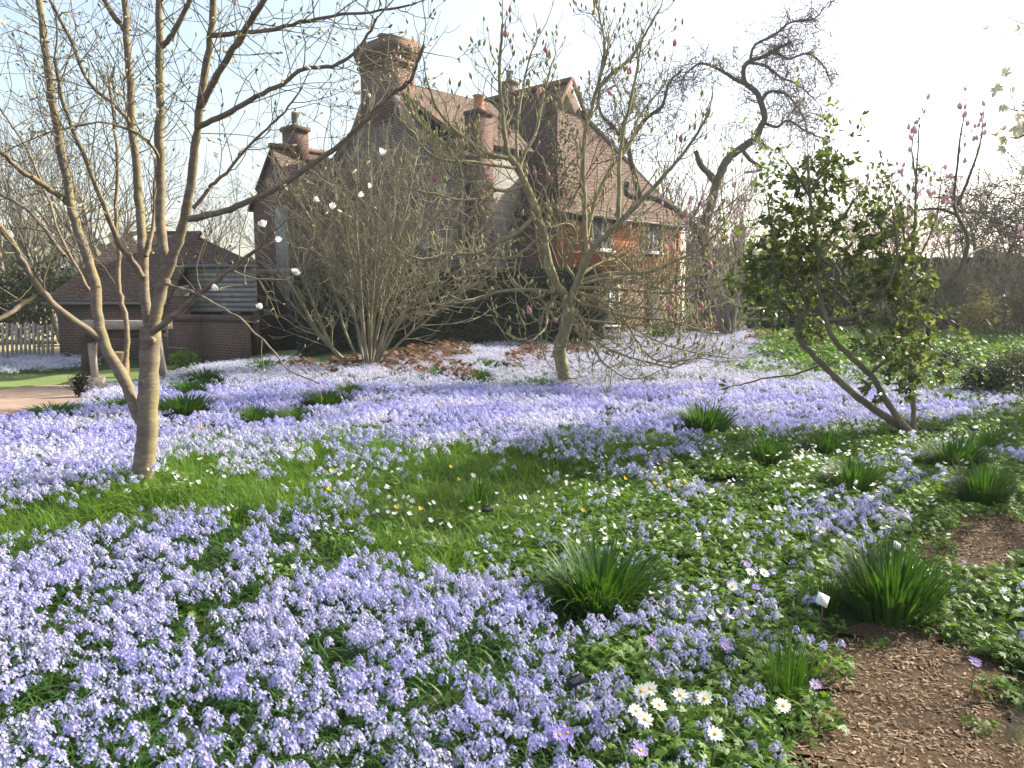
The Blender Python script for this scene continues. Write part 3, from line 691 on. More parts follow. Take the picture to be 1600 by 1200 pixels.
def put(tree, shape, tips, size, mat, name='blossoms', jitter=.25):
    if not len(tips): return
    rng = tree.rng; pos = np.array([t[0] for t in tips]); D = np.array([t[1] for t in tips]) + rng.normal(0, jitter, (len(tips), 3))
    sc = rng.uniform(size[0], size[1], len(tips))
    o = batch(name, shape[0], shape[1], frames(D, rng.uniform(0, 6.28, len(tips))), pos, sc, M[mat], tree.e, True); o['kind'] = 'stuff'; return o
up_ = lambda ts: [(p, unit(d * .5 + np.array([0, 0, .8]))) for p, d in ts]
def put_each(tree, shape, tips, size, mat, name, jitter=.25):
    rng = tree.rng; K = sorted({len(f) for f in shape[1]}); me = mk_mesh(name, shape[0], [np.array([f for f in shape[1] if len(f) == k]) for k in K], M[mat], True)
    base = parent_world(tree.e)
    for p, d in tips:
        o = link(name, me, tree.e, p - base); o.rotation_euler = Vector(unit(d + rng.normal(0, jitter, 3))).to_track_quat('Z', 'Y').to_euler()
        s_ = rng.uniform(*size); o.scale = (s_, s_, s_)
def pick(tips, frac, rng):
    m = rng.uniform(0, 1, len(tips)) < frac
    return [t for t, k in zip(tips, m) if k], [t for t, k in zip(tips, m) if not k]

# --- left white magnolia
Y1 = float(G(222, 757)[1]); S1 = Y1 / F
q1 = Prm(wig=.2, up=.22, seg=5, ang=(.45, 1.0), kids=(1, 3), ratio=(.4, .75), rmin=.0019, k=4)
t = Tree(G(222, 757), Y1, q1, 11)
base_pts = t.limb([(220, 775), (222, 752), (226, 715), (229, 690), (231, 640), (233, 590), (234, 550), (236, 512)], 17.0 * S1, 14.2 * S1, 0, k=16, twig=False, wob=.002)
T1 = t.T
# root flare and the knot below the fork
T1.add([P(221, 768, Y1), P(222, 752, Y1), P(224, 735, Y1)], np.array([25, 18.5, 15.8]) * S1, 14)
for (kx, ky, kr) in ((235, 532, 5.0), (222, 598, 3.0)):
    a = P(kx, ky, Y1 - .075); T1.add([a + np.array([0, .05, 0]), a + np.array([0, .0, 0]), a + np.array([0, -.014, 0]), a + np.array([0, -.004, 0])], np.array([kr * 1.5, kr * 1.35, kr, kr * .35]) * S1, 10)
L = t.limb; kw = dict(lvl=2, gap=.085, tw=(.35, .95), tr=.0055)
L([(229, 672), (212, 640), (193, 592), (167, 545), (154, 500), (147, 440), (133, 390), (113, 330), (100, 260), (88, 190), (75, 110), (66, 40), (58, -40)], 9.6 * S1, 4.8 * S1, .35, 0, 12, frm=.4, **kw)
L([(158, 531), (125, 508), (85, 478), (58, 446), (30, 400), (0, 355), (-50, 325)], 6.5 * S1, 3.5 * S1, -.5, .1, 9, frm=.3, **kw)
L([(70, 458), (40, 472), (0, 498), (-60, 512)], 4 * S1, 3 * S1, -.6, -.1, 7, frm=.2, **kw)
L([(192, 590), (199, 545), (196, 500), (190, 465), (185, 430), (186, 390), (181, 340), (183, 250), (178, 190), (170, 120)], 4.6 * S1, 2.2 * S1, .5, .1, 8, frm=.4, **kw)
L([(104, 315), (70, 290), (33, 267), (0, 237), (-40, 215)], 4.6 * S1, 3 * S1, -.3, .25, 8, frm=.15, **kw)
L([(234, 520), (227, 470), (224, 400), (219, 340), (215, 280), (208, 210), (203, 130), (198, 60), (195, 0), (192, -50)], 7.8 * S1, 4.4 * S1, .3, .03, 12, frm=.45, **kw)
L([(198, 50), (180, 28), (160, -5), (150, -30)], 4.5 * S1, 3.5 * S1, .1, .3, 8, frm=.3, **kw)
L([(228, 400), (239, 355), (242, 300), (243, 250)], 3.5 * S1, 2.2 * S1, .4, .05, 7, frm=.4, **kw)
L([(237, 518), (247, 478), (256, 440), (260, 415), (254, 380), (250, 330), (250, 260), (250, 180), (249, 90), (250, -50)], 9.6 * S1, 5.2 * S1, 0, 0, 12, frm=.5, **kw)
L([(258, 430), (274, 388), (288, 345), (298, 290), (305, 230), (312, 175), (321, 110), (331, 40), (336, -50)], 8.2 * S1, 4.2 * S1, -.35, 0, 12, frm=.4, **kw)
L([(315, 165), (335, 125), (360, 85), (385, 45), (412, 0), (430, -40)], 5 * S1, 3.8 * S1, -.8, -.25, 9, frm=.25, **kw)
L([(254, 72), (266, 58), (280, 35), (296, 0), (305, -30)], 4.4 * S1, 3.4 * S1, -.2, 0, 8, frm=.2, **kw)
R1p = [(294, 342), (330, 335), (370, 323), (410, 306), (440, 290), (480, 262), (524, 233), (560, 200), (590, 168), (620, 142), (641, 127), (652, 96), (662, 70)]
L(R1p, 5.2 * S1, 2.0 * S1, -.9, -.15, 9, frm=.18, lvl=2, gap=.12, tw=(.3, .65), tr=.0045)
L([(310, 198), (340, 185), (380, 163), (420, 140), (445, 130), (475, 108), (520, 103), (550, 86), (575, 55), (588, 30)], 4.4 * S1, 1.7 * S1, -.6, -.25, 8, frm=.15, **kw)
L([(330, 55), (370, 52), (420, 47), (470, 35), (520, 25), (580, 18), (640, 8)], 3.6 * S1, 1.4 * S1, -.6, -.33, 7, frm=.15, **kw)
L([(240, 518), (256, 506), (281, 486), (312, 458), (337, 440), (362, 420), (387, 400), (408, 385)], 5.8 * S1, 2.2 * S1, -.5, -.05, 9, frm=.4, **kw)
L([(260, 444), (285, 452), (312, 461), (345, 480), (375, 499), (422, 542), (450, 577), (500, 600)], 2.6 * S1, .8 * S1, -.9, -.05, 6, frm=.35, lvl=1, gap=.3, tw=(.12, .35), tr=.003)
L([(302, 325), (330, 290), (353, 270), (390, 228), (417, 200), (445, 175), (470, 140)], 3.0 * S1, 1.2 * S1, -.3, -.2, 7, frm=.2, **kw)
L([(222, 432), (205, 405), (187, 382), (172, 345), (157, 307), (127, 233), (100, 167), (85, 90)], 5 * S1, 2.4 * S1, -.6, .05, 8, frm=.3, **kw)
L([(210, 200), (180, 165), (140, 130), (110, 62), (78, 0), (65, -30)], 3.4 * S1, 2 * S1, -.4, .2, 7, frm=.2, **kw)
L([(100, 400), (60, 345), (30, 320), (-10, 300)], 3.4 * S1, 2.4 * S1, .8, .3, 7, frm=.2, **kw)
L([(150, 470), (120, 420), (95, 370), (70, 300), (40, 230), (0, 170)], 3.0 * S1, 1.6 * S1, .9, .2, 7, frm=.25, **kw)
L([(250, 250), (235, 225), (210, 205), (180, 195), (150, 190), (105, 200)], 2.8 * S1, 1.3 * S1, -.6, 0, 7, frm=.2, **kw)
e = t.finish('white_magnolia_tree', 'smooth grey stemmed magnolia with white buds forking near the ground at left', 'tree', 'bark_magnolia', 'bark_twig')
rng = t.rng; bud, rest = pick(t.tips, .62, rng)
put(t, BUD, bud, (.022, .045), 'bud_green', 'buds')
wht, rest = pick(rest, .16, rng); put(t, BUD, wht, (.035, .06), 'petal_cream', 'swelling_buds')
fl = [(395, 340), (400, 350), (412, 352), (385, 318), (438, 430), (446, 440), (452, 448), (468, 452), (430, 400), (372, 472), (340, 458), (127, 385), (147, 380), (170, 387), (608, 285), (617, 284), (500, 330), (478, 315), (345, 250), (247, 178), (248, 200), (272, 205), (225, 200), (330, 80), (445, 133), (435, 132), (400, 395), (305, 225), (40, 45), (20, 42), (520, 322), (560, 320), (410, 368), (575, 225)]
ft = []
for x, y in fl:
    p = P(x, y, Y1 - .35 + rng.uniform(-.25, .25)); tp = np.array([tt[0] for tt in t.tips]); k = int(np.argmin(np.linalg.norm((tp - p) * np.array([1, .35, 1]), axis=1)))
    ft.append(t.tips[k])
put_each(t, GOB, up_(ft), (.04, .056), 'petal_white', 'blossom')

# --- centre magnolia
Y2 = float(G(888, 606)[1]); S2 = Y2 / F
q2 = Prm(wig=.17, up=.75, seg=6, ang=(.5, 1.1), kids=(1, 2), ratio=(.5, .8), rmin=.0042, k=5, tipk=4)
t = Tree(G(888, 606), Y2, q2, 21); L = t.limb; kw = dict(lvl=2, gap=.115, tw=(.35, 1.0), tr=.0105, upb=.2)
L([(891, 618), (887, 604), (880, 580), (874, 552), (878, 530), (885, 508), (889, 480), (891, 465)], 10.6 * S2, 9 * S2, 0, 0, 14, twig=False)
L([(889, 478), (880, 458), (869, 445), (855, 405), (848, 365), (838, 328), (822, 290), (808, 262), (794, 244)], 7.6 * S2, 5 * S2, -.5, 0, 12, frm=.3, **kw)
L([(795, 246), (791, 230), (788, 207), (783, 159), (780, 121), (783, 73), (785, 38)], 3.90 * S2, 1.8 * S2, -.8, -.5, 8, frm=.2, **kw)
L([(796, 247), (780, 244), (761, 239), (727, 217), (700, 192), (680, 165), (668, 130)], 3.51 * S2, 1.6 * S2, -1.2, -.5, 8, frm=.15, **kw)
L([(797, 248), (770, 245), (740, 243), (715, 232), (690, 222), (660, 195), (640, 165)], 3.12 * S2, 1.6 * S2, -.3, -.5, 8, frm=.15, **kw)
L([(805, 262), (770, 258), (730, 252), (690, 250), (660, 230), (645, 205)], 2.81 * S2, 1.4 * S2, -1.6, -.5, 7, frm=.15, **kw)
L([(815, 278), (814, 255), (830, 222), (838, 205), (846, 165), (856, 125), (863, 98)], 3.28 * S2, 1.5 * S2, .3, -.4, 7, frm=.2, **kw)
L([(812, 272), (808, 240), (808, 200), (815, 150), (825, 100), (840, 60)], 2.65 * S2, 1.3 * S2, .6, -.4, 7, frm=.3, **kw)
L([(820, 288), (795, 298), (776, 296), (750, 285), (725, 284), (700, 270)], 2.81 * S2, 1.6 * S2, -1.0, -.4, 7, frm=.2, **kw)
L([(776, 296), (750, 310), (715, 312), (690, 305), (660, 300)], 2.34 * S2, 1.4 * S2, -1.5, -.6, 7, frm=.1, **kw)
L([(838, 335), (812, 360), (780, 378), (745, 396), (705, 396), (665, 405), (640, 400)], 3.59 * S2, 1.6 * S2, -1.0, -.3, 8, frm=.15, **kw)
L([(846, 370), (815, 395), (790, 404), (750, 406), (720, 420), (690, 445)], 2.96 * S2, 1.4 * S2, .6, -.3, 7, frm=.15, **kw)
L([(880, 460), (850, 454), (810, 453), (770, 458), (730, 470), (705, 462)], 3.28 * S2, 1.5 * S2, -.9, 0, 8, frm=.12, **kw)
L([(884, 480), (862, 470), (848, 490), (845, 525), (850, 555)], 2.65 * S2, 1.3 * S2, -.5, 0, 7, frm=.2, **kw)
L([(876, 455), (858, 480), (853, 510), (835, 530)], 2.34 * S2, 1.2 * S2, -1.0, 0, 7, frm=.2, **kw)
L([(892, 475), (895, 460), (903, 440), (912, 418), (924, 393), (945, 369), (975, 340), (1010, 305), (1040, 272), (1075, 230), (1103, 185)], 7 * S2, 1.6 * S2, -1.4, 0, 11, frm=.3, **kw)
L([(918, 402), (914, 360), (913, 320), (911, 260), (916, 201), (927, 159), (940, 113), (947, 88)], 4.4 * S2, 2.4 * S2, -.2, -.2, 9, frm=.2, **kw)
L([(932, 140), (960, 112), (985, 92), (1005, 60), (1018, 35), (1030, 15)], 3.2 * S2, 1.3 * S2, -.3, -.2, 7, frm=.1, **kw)
L([(938, 120), (945, 70), (938, 35), (930, 0)], 2.6 * S2, 1.3 * S2, .1, -.2, 7, frm=.1, **kw)
L([(965, 350), (967, 320), (968, 247), (977, 193), (993, 121), (1000, 80)], 3.90 * S2, 1.5 * S2, -.6, -.5, 8, frm=.2, **kw)
L([(908, 428), (925, 330), (955, 262), (982, 230), (1000, 180), (1040, 130)], 3.90 * S2, 1.5 * S2, .8, -.1, 8, frm=.25, **kw)
low = [[(900, 440), (950, 428), (1010, 425), (1060, 405), (1100, 385), (1130, 350)], [(900, 445), (950, 436), (1020, 440), (1080, 432), (1125, 400)],
       [(898, 450), (960, 452), (1040, 458), (1100, 450), (1150, 440)], [(896, 455), (950, 470), (1010, 480), (1080, 486), (1145, 470)],
       [(893, 468), (930, 480), (985, 495), (1040, 500), (1110, 520)], [(890, 482), (915, 500), (960, 505), (1010, 508), (1060, 500)],
       [(895, 460), (930, 465), (975, 500), (1000, 540), (1030, 565), (1090, 560)], [(892, 475), (920, 520), (950, 545), (990, 560), (1050, 575)],
       [(905, 432), (940, 410), (990, 400), (1040, 380), (1070, 340)], [(900, 440), (880, 400), (900, 375), (890, 350), (860, 355)],
       [(890, 480), (905, 520), (930, 545), (940, 565), (975, 590)], [(898, 452), (940, 480), (1000, 520), (1060, 545), (1140, 560)],
       [(915, 405), (905, 370), (870, 365), (850, 385)], [(925, 393), (960, 400), (1000, 440), (1060, 460), (1090, 500)]]
for i, l in enumerate(low): L(l, (3.3 - .08 * i) * S2, 1.1 * S2, [-1.6, .9, -1.0, 1.2, -1.8, .3, -1.3, -2, 1.4, -.8, -1.6, .2, -.6, -1.2][i], 0, 7, frm=.1, lvl=2, gap=.095, tw=(.3, .9), tr=.0105, upb=.1)
t.finish('pink_magnolia_tree', 'leaning mossy magnolia with pink and yellow green buds before the house', 'tree', 'bark_mossy', 'bark_mossy')
rng = t.rng; top = [k for k in t.tips if k[0][2] > 3.2]; lo = [k for k in t.tips if k[0][2] <= 3.2]
pk, r1 = pick(top, 30 / len(top), rng); pk2, r2 = pick(lo, 14 / len(lo), rng); gb, _ = pick(r1, .38, rng); gb2, _ = pick(r2, .24, rng)
up = lambda ts: [(p, unit(d * .5 + np.array([0, 0, .8]))) for p, d in ts]
put_each(t, FATBUD, up(pk + pk2), (.11, .17), 'petal_pink', 'blossom', .15)
put(t, BUD, up(gb + gb2), (.08, .13), 'bud_yellow', 'buds', .15)

# --- fine multi-stemmed shrub
Y3 = float(G(580, 578)[1]); S3 = Y3 / F
q3 = Prm(wig=.09, up=.22, seg=5, ang=(.25, .7), kids=(2, 3), ratio=(.45, .8), rmin=.0046, k=4, tipk=3)
t = Tree(G(580, 578), Y3, q3, 31); L = t.limb; kw = dict(lvl=2, gap=.085, tw=(.45, 1.35), tr=.008, upb=.25)
st = [[(545, 580), (520, 545), (500, 500), (480, 450), (455, 380), (440, 330)], [(560, 578), (540, 520), (525, 460), (500, 380), (480, 310)],
      [(565, 575), (555, 500), (545, 420), (530, 340), (520, 270)], [(572, 575), (566, 500), (562, 420), (556, 340), (560, 260)],
      [(578, 575), (580, 500), (585, 430), (590, 350), (600, 260)], [(583, 575), (592, 500), (605, 420), (615, 340), (625, 260)],
      [(585, 575), (602, 510), (625, 440), (650, 370), (670, 290)], [(588, 576), (615, 520), (650, 460), (690, 400), (715, 330)],
      [(590, 577), (630, 530), (680, 490), (725, 440), (755, 390)], [(542, 580), (505, 530), (475, 480), (450, 440), (425, 410)],
      [(575, 572), (545, 470), (510, 400), (490, 350), (460, 300)],
      [(580, 572), (600, 480), (640, 400), (680, 330), (700, 270)], [(570, 575), (560, 450), (540, 360), (545, 280)], [(586, 575), (620, 500), (690, 450), (740, 420)],
      [(576, 574), (575, 470), (570, 380), (580, 300), (575, 240)], [(574, 575), (590, 460), (620, 380), (640, 300), (650, 250)]]
for i, l in enumerate(st):
    L([(580 + (l[0][0] - 580) * .6, l[0][1])] + l[1:], (2.4 if i % 3 else 3.6) * S3, .8 * S3, t.rng.uniform(-1.3, 1.3), t.rng.uniform(-.15, .15), 7, frm=.22, **kw)
t.finish('bare_shrub', 'twiggy leafless many stemmed shrub in front of the hedge left of centre', 'shrub', 'bark_shrub', 'bark_shrub')

# --- twisted bare tree
Y5 = 27.0; S5 = Y5 / F
b5 = P(1112, 525, Y5); b5[2] = float(terrain(b5[0], b5[1]))
q5 = Prm(wig=.34, up=-.2, seg=6, ang=(.5, 1.3), kids=(2, 3), ratio=(.55, .85), rmin=.0066, k=4, tipk=3)
t = Tree(b5, Y5, q5, 41); L = t.limb; kw = dict(lvl=2, gap=.07, tw=(.5, 1.6), tr=.012, upb=.15)
L([(1112, 532), (1106, 500), (1100, 450), (1104, 400), (1102, 360), (1112, 315), (1122, 280), (1136, 250), (1160, 230), (1180, 216), (1188, 199), (1195, 184), (1188, 158), (1181, 143), (1164, 129), (1162, 108), (1170, 96), (1194, 88), (1215, 76), (1235, 66)], 8.2 * S5, 2.4 * S5, 0, 0, 12, frm=.55, lvl=2, gap=.09, tw=(.5, 1.5), tr=.014)
L([(1163, 131), (1146, 122), (1130, 112), (1110, 102), (1091, 100), (1070, 118), (1062, 135)], 3.30 * S5, 0.9 * S5, -.6, 0, 8, frm=.15, **kw)
L([(1190, 89), (1212, 82), (1232, 92), (1262, 84), (1288, 104), (1298, 130)], 2.64 * S5, 0.9 * S5, .7, 0, 8, frm=.1, **kw)
L([(1172, 95), (1180, 70), (1210, 55), (1235, 35), (1270, 30), (1290, 10)], 2.38 * S5, 0.9 * S5, -.8, 0, 8, frm=.1, **kw)
L([(1188, 158), (1203, 143), (1226, 146), (1244, 164), (1258, 190)], 2.64 * S5, 0.9 * S5, -.7, 0, 8, frm=.1, **kw)
L([(1193, 192), (1214, 198), (1232, 188), (1256, 203), (1284, 216)], 2.64 * S5, 0.9 * S5, .6, 0, 8, frm=.15, **kw)
L([(1171, 98), (1196, 103), (1222, 122), (1246, 132), (1276, 158)], 2.64 * S5, 0.9 * S5, 1.0, 0, 8, frm=.1, **kw)
L([(1118, 285), (1108, 272), (1095, 258), (1087, 236)], 6 * S5, 3.6 * S5, -.5, 0, 9, twig=False)
L([(1158, 232), (1172, 250), (1180, 255), (1190, 265), (1165, 270)], 3.5 * S5, 1.6 * S5, -.6, 0, 7, frm=.5, lvl=1, gap=.3, tw=(.3, .7), tr=.014)
L([(1102, 385), (1085, 355), (1062, 332), (1040, 318), (1015, 308), (990, 308), (978, 300), (980, 285)], 6 * S5, 3.6 * S5, -1.2, 0, 10, twig=False)
L([(1000, 308), (994, 285), (988, 260), (980, 225), (970, 205), (985, 170), (992, 140)], 5 * S5, 1.8 * S5, -1, -1.1, 8, frm=.35, **kw)
L([(985, 240), (960, 200), (940, 180), (935, 150), (945, 120)], 3.4 * S5, 1.4 * S5, -.2, -1, 8, frm=.2, **kw)
L([(988, 215), (1010, 185), (1035, 165), (1045, 130), (1065, 110)], 3.4 * S5, 1.4 * S5, -1.5, -1, 8, frm=.2, **kw)
t.finish('twisted_tree', 'bare twisted tree with a bent dark trunk and drooping twigs against white sky', 'tree', 'bark_twisted', 'bark_rosy')
bd, _ = pick(t.tips, .3, t.rng); put(t, BUD, bd, (.05, .09), 'leaf_red', 'buds')

# --- evergreen on leaning stems
Y4 = float(G(1432, 688)[1]); S4 = Y4 / F
q4 = Prm(wig=.15, up=.35, seg=5, ang=(.4, 1.0), kids=(1, 2), ratio=(.5, .8), rmin=.002, k=4)
t = Tree(G(1432, 688), Y4, q4, 51); L = t.limb; kw = dict(lvl=2, gap=.13, tw=(.25, .55), tr=.0055, upb=.3)
L([(1440, 700), (1430, 684), (1410, 668), (1390, 655), (1350, 628), (1315, 598), (1285, 568), (1252, 535), (1246, 510), (1262, 480), (1255, 430), (1247, 380), (1240, 330)], 7.6 * S4, 2.2 * S4, .3, 0, 11, frm=.55, **kw)
L([(1425, 678), (1405, 655), (1382, 622), (1362, 588), (1332, 560), (1302, 528), (1288, 490), (1278, 440), (1277, 385), (1265, 300), (1262, 245)], 5.8 * S4, 2 * S4, -.2, 0, 10, frm=.5, **kw)
L([(1428, 676), (1427, 640), (1428, 605), (1422, 560), (1432, 500), (1410, 440), (1400, 380)], 4.2 * S4, 1.6 * S4, .4, .05, 9, frm=.35, **kw)
L([(1290, 500), (1320, 498), (1345, 488), (1375, 465), (1395, 425), (1402, 385), (1395, 330)], 4 * S4, 1.6 * S4, -.1, -.1, 8, frm=.4, **kw)
L([(1262, 478), (1235, 440), (1205, 420), (1175, 410)], 3 * S4, 1.3 * S4, .3, .2, 7, frm=.2, **kw)
L([(1258, 450), (1220, 400), (1205, 350), (1200, 320)], 3 * S4, 1.3 * S4, -.3, .2, 7, frm=.2, **kw)
L([(1277, 400), (1310, 350), (1330, 320), (1345, 300)], 3 * S4, 1.3 * S4, .2, -.1, 7, frm=.2, **kw)
L([(1265, 300), (1290, 265), (1305, 240)], 2.5 * S4, 1.2 * S4, 0, -.1, 7, frm=.1, **kw)
L([(1268, 310), (1245, 275), (1228, 250)], 2.5 * S4, 1.2 * S4, 0, -.1, 7, frm=.1, **kw)
L([(1345, 488), (1390, 500), (1430, 520), (1460, 545)], 3 * S4, 1.3 * S4, -.3, -.1, 7, frm=.2, **kw)
L([(1360, 585), (1390, 560), (1420, 570), (1450, 580)], 3 * S4, 1.3 * S4, -.4, 0, 7, frm=.2, **kw)
L([(1400, 430), (1425, 400), (1430, 365)], 3 * S4, 1.3 * S4, .2, 0, 7, frm=.2, **kw)
L([(1282, 570), (1240, 585), (1200, 590), (1165, 600), (1135, 605)], 2.0 * S4, .9 * S4, -.3, .2, 6, twig=False)
t.finish('evergreen_shrub_tree', 'dark glossy leaved evergreen on long leaning stems at right', 'evergreen', 'bark_twig', 'bark_grey')
def crown(tree, blobs, n, size, mat, name, shape=LEAF, droop=-.2, hollow=.35):
    """leaves spread through ellipsoids given in picture position, size and depth"""
    rng = tree.rng; ws = np.array([b[2] * b[3] * b[5] if len(b) > 5 else b[2] * b[3] for b in blobs], float); ws /= ws.sum(); pos = []; D = []
    for b, w in zip(blobs, ws):
        m = int(n * w); v = rng.normal(0, 1, (m, 3)); v /= np.linalg.norm(v, axis=1)[:, None]; rr = rng.uniform(hollow ** 3, 1, m) ** (1 / 3)
        S = tree.Y / F; c = P(b[0], b[1], tree.Y + b[4])
        pos.append(c + v * rr[:, None] * np.array([b[2] * S, (b[2] + b[3]) / 2 * S, b[3] * S])); D.append(v * .6 + rng.normal(0, .6, (m, 3)) + np.array([0, 0, droop]))
    pos = np.vstack(pos); D = np.vstack(D)
    # gather into sprays: pull towards a random subset of centres
    k = max(8, len(pos) // 20); cen = pos[rng.choice(len(pos), k, False)]
    own = np.array([int(np.argmin(((cen - p) ** 2).sum(1))) for p in pos]); pos = pos + (cen[own] - pos) * rng.uniform(.35, .85, len(pos))[:, None]
    o = batch(name, shape[0], shape[1], frames(D, rng.uniform(0, 6.28, len(pos))), pos, rng.uniform(size[0], size[1], len(pos)), M[mat], tree.e); o['kind'] = 'stuff'; return o
blobs4 = [(1235, 440, 75, 75, .1), (1200, 460, 55, 60, .3), (1255, 360, 60, 60, -.1), (1285, 300, 42, 55, 0), (1225, 395, 60, 55, .2), (1320, 400, 60, 60, 0), (1295, 260, 35, 40, 0), (1230, 280, 20, 26, .1),
          (1380, 400, 50, 55, .2), (1410, 430, 48, 55, -.2), (1365, 350, 40, 40, .1), (1300, 480, 50, 45, .3), (1165, 430, 35, 40, .4), (1385, 480, 60, 50, .1), (1400, 530, 60, 42, -.3), (1440, 570, 45, 42, -.3), (1395, 600, 45, 30, -.2), (1360, 540, 40, 30, .2), (1430, 500, 40, 40, .2), (1260, 520, 30, 28, .3)]
tipw = t.tips
rng = t.rng
crown(t, blobs4, 6400, (.055, .10), 'leaf_evergreen', 'leaves', hollow=.1)
tl = [(p + rng.normal(0, .03, 3), unit(d + rng.normal(0, .7, 3) - np.array([0, 0, .3]))) for p, d in tipw for _ in range(5)]
put(t, LEAF, tl, (.05, .10), 'leaf_evergreen', 'tip_leaves')

# --- generic bare tree
def bare_tree(name, px, Y, H_, seed, label, bark, twig, group=None, spread=.55, stems=3, lean=(0, 0), kids=(2, 3), lvl=3, rad=.03, tip=None, up=.35, wig=.13, cat='tree', rmin=.009):
    p = P(px, 500, Y); p[2] = float(terrain(p[0], p[1])) - .05
    q = Prm(wig=wig, up=up, seg=5, ang=(.35, .8), kids=kids, ratio=(.5, .8), rmin=rmin, k=4, tipk=3)
    t = Tree(p, Y, q, seed); rng = t.rng
    for s_ in range(stems):
        a = rng.uniform(0, 6.28); pts = [p + np.array([.12 * math.cos(a), .12 * math.sin(a), 0]) * (stems > 1)]
        d = np.array([lean[0] + spread * .5 * math.cos(a) * (stems > 1), lean[1] + spread * .5 * math.sin(a) * (stems > 1), 1.0])
        for i in range(6):
            d = unit(d + rng.normal(0, wig * .8, 3) + np.array([0, 0, .12])); pts.append(pts[-1] + d * H_ * .62 / 6)
        pts = np.array(pts); r = np.linspace(rad * H_ * .5, rad * H_ * .16, 7); t.T.add(pts, r, 8)
        for i in range(2, 7):
            for _ in range(2 if i < 6 else 3):
                grow(t.B, pts[i], turn(unit(pts[i] - pts[i - 1]), rng.uniform(.3, .3 + spread * 1.2), rng), H_ * rng.uniform(.25, .42) * (1.15 - .06 * i), r[i] * .6, lvl, q, rng, t.tips)
    t.finish(name, label, cat, bark, twig, group)
    if tip: 
        k, _ = pick(t.tips, tip[3], rng); put(t, tip[0], up_(k), tip[1], tip[2], 'blossoms', .2)
    return t
bare_tree('bare_tree', 100, 33, 9.5, 101, 'tall bare grey tree behind the outbuilding roof, above the paling fence', 'bark_grey', 'bark_grey', 'bare trees behind the outbuilding', stems=3)
bare_tree('bare_tree', 165, 36, 10.0, 102, 'bare pale tree rising directly behind the ridge left end of the outbuilding', 'bark_grey', 'bark_grey', 'bare trees behind the outbuilding', stems=3)
bare_tree('bare_tree', 20, 38, 9.5, 103, 'bare tree above the dark evergreen at the left edge', 'bark_grey', 'bark_grey', 'bare trees behind the outbuilding', stems=2)
bare_tree('bare_tree', 320, 44, 8.5, 104, 'bare tree seen in the gap between outbuilding roof and house', 'bark_grey', 'bark_grey', 'bare trees behind the outbuilding', stems=2)
bare_tree('rosy_twigged_tree', 1000, 36, 9.5, 105, 'bare rosy twigged tree rising beside the roof end of the house', 'bark_dark', 'bark_rosy', None, stems=2, spread=.8, kids=(2, 3))
bare_tree('rosy_twigged_tree', 1085, 38, 7.0, 106, 'lower rosy twigged tree behind the bent trunk of the twisted tree', 'bark_dark', 'bark_rosy', None, stems=3, spread=.8)
bare_tree('bare_tree', 1580, 31, 7.4, 107, 'dense olive bare tree with drooping twigs at the right edge', 'bark_dark', 'bark_dark', None, stems=2, spread=1.2, kids=(4, 5), rmin=.0125, up=-.35, wig=.16)
bare_tree('bare_tree', 1650, 27, 7.0, 108, 'dark trunked bare tree leaving the frame at the right edge', 'bark_dark', 'bark_dark', None, stems=2, spread=1.2, kids=(4, 4), rmin=.0125, up=-.3)
bare_tree('bare_tree', 1500, 45, 8.0, 109, 'pale bare tree far behind the dark clipped hedge', 'bark_grey', 'bark_grey', None, stems=3, spread=.8)
bare_tree('bare_tree', 1240, 48, 8.5, 110, 'pale bare tree far off behind the evergreen', 'bark_grey', 'bark_grey', None, stems=3, spread=.9)
bare_tree('bare_tree', 1370, 52, 8.0, 111, 'pale bare tree far off between the evergreen and the pink saplings', 'bark_grey', 'bark_grey', None, stems=3, spread=.9)
bare_tree('bare_shrub', 1500, 28, 2.7, 112, 'tangled bare shrub against the tall dark hedge, left of the golden shrub', 'bark_mossy', 'bark_mossy', None, stems=5, spread=1.1, kids=(3, 3), cat='shrub', rmin=.008)
bare_tree('bare_shrub', 1570, 28.5, 3.0, 113, 'tangled bare shrub against the tall dark hedge, behind the golden and olive shrubs', 'bark_mossy', 'bark_mossy', None, stems=5, spread=1.1, kids=(3, 3), cat='shrub', rmin=.008)
RB = (FATBUD, (.13, .2), 'petal_rose', .42)
bare_tree('pink_sapling', 1140, 25, 5.0, 121, 'pink budded magnolia sapling beside the twisted trunk', 'bark_grey', 'bark_twig', None, stems=3, spread=.5, kids=(1, 2), lvl=2, rad=.018, tip=RB, up=.9, cat='sapling', rmin=.008)
bare_tree('pink_sapling', 1060, 26, 4.6, 125, 'pink budded magnolia sapling before the orange tiled wall end', 'bark_grey', 'bark_twig', None, stems=2, spread=.6, kids=(1, 2), lvl=2, rad=.018, tip=RB, up=.9, cat='sapling', rmin=.008)
bare_tree('pink_sapling', 1350, 22, 4.9, 122, 'pink budded magnolia sapling just behind the evergreen crown', 'bark_grey', 'bark_twig', None, stems=3, spread=.5, kids=(1, 2), lvl=2, rad=.018, tip=RB, up=.9, cat='sapling', rmin=.007)
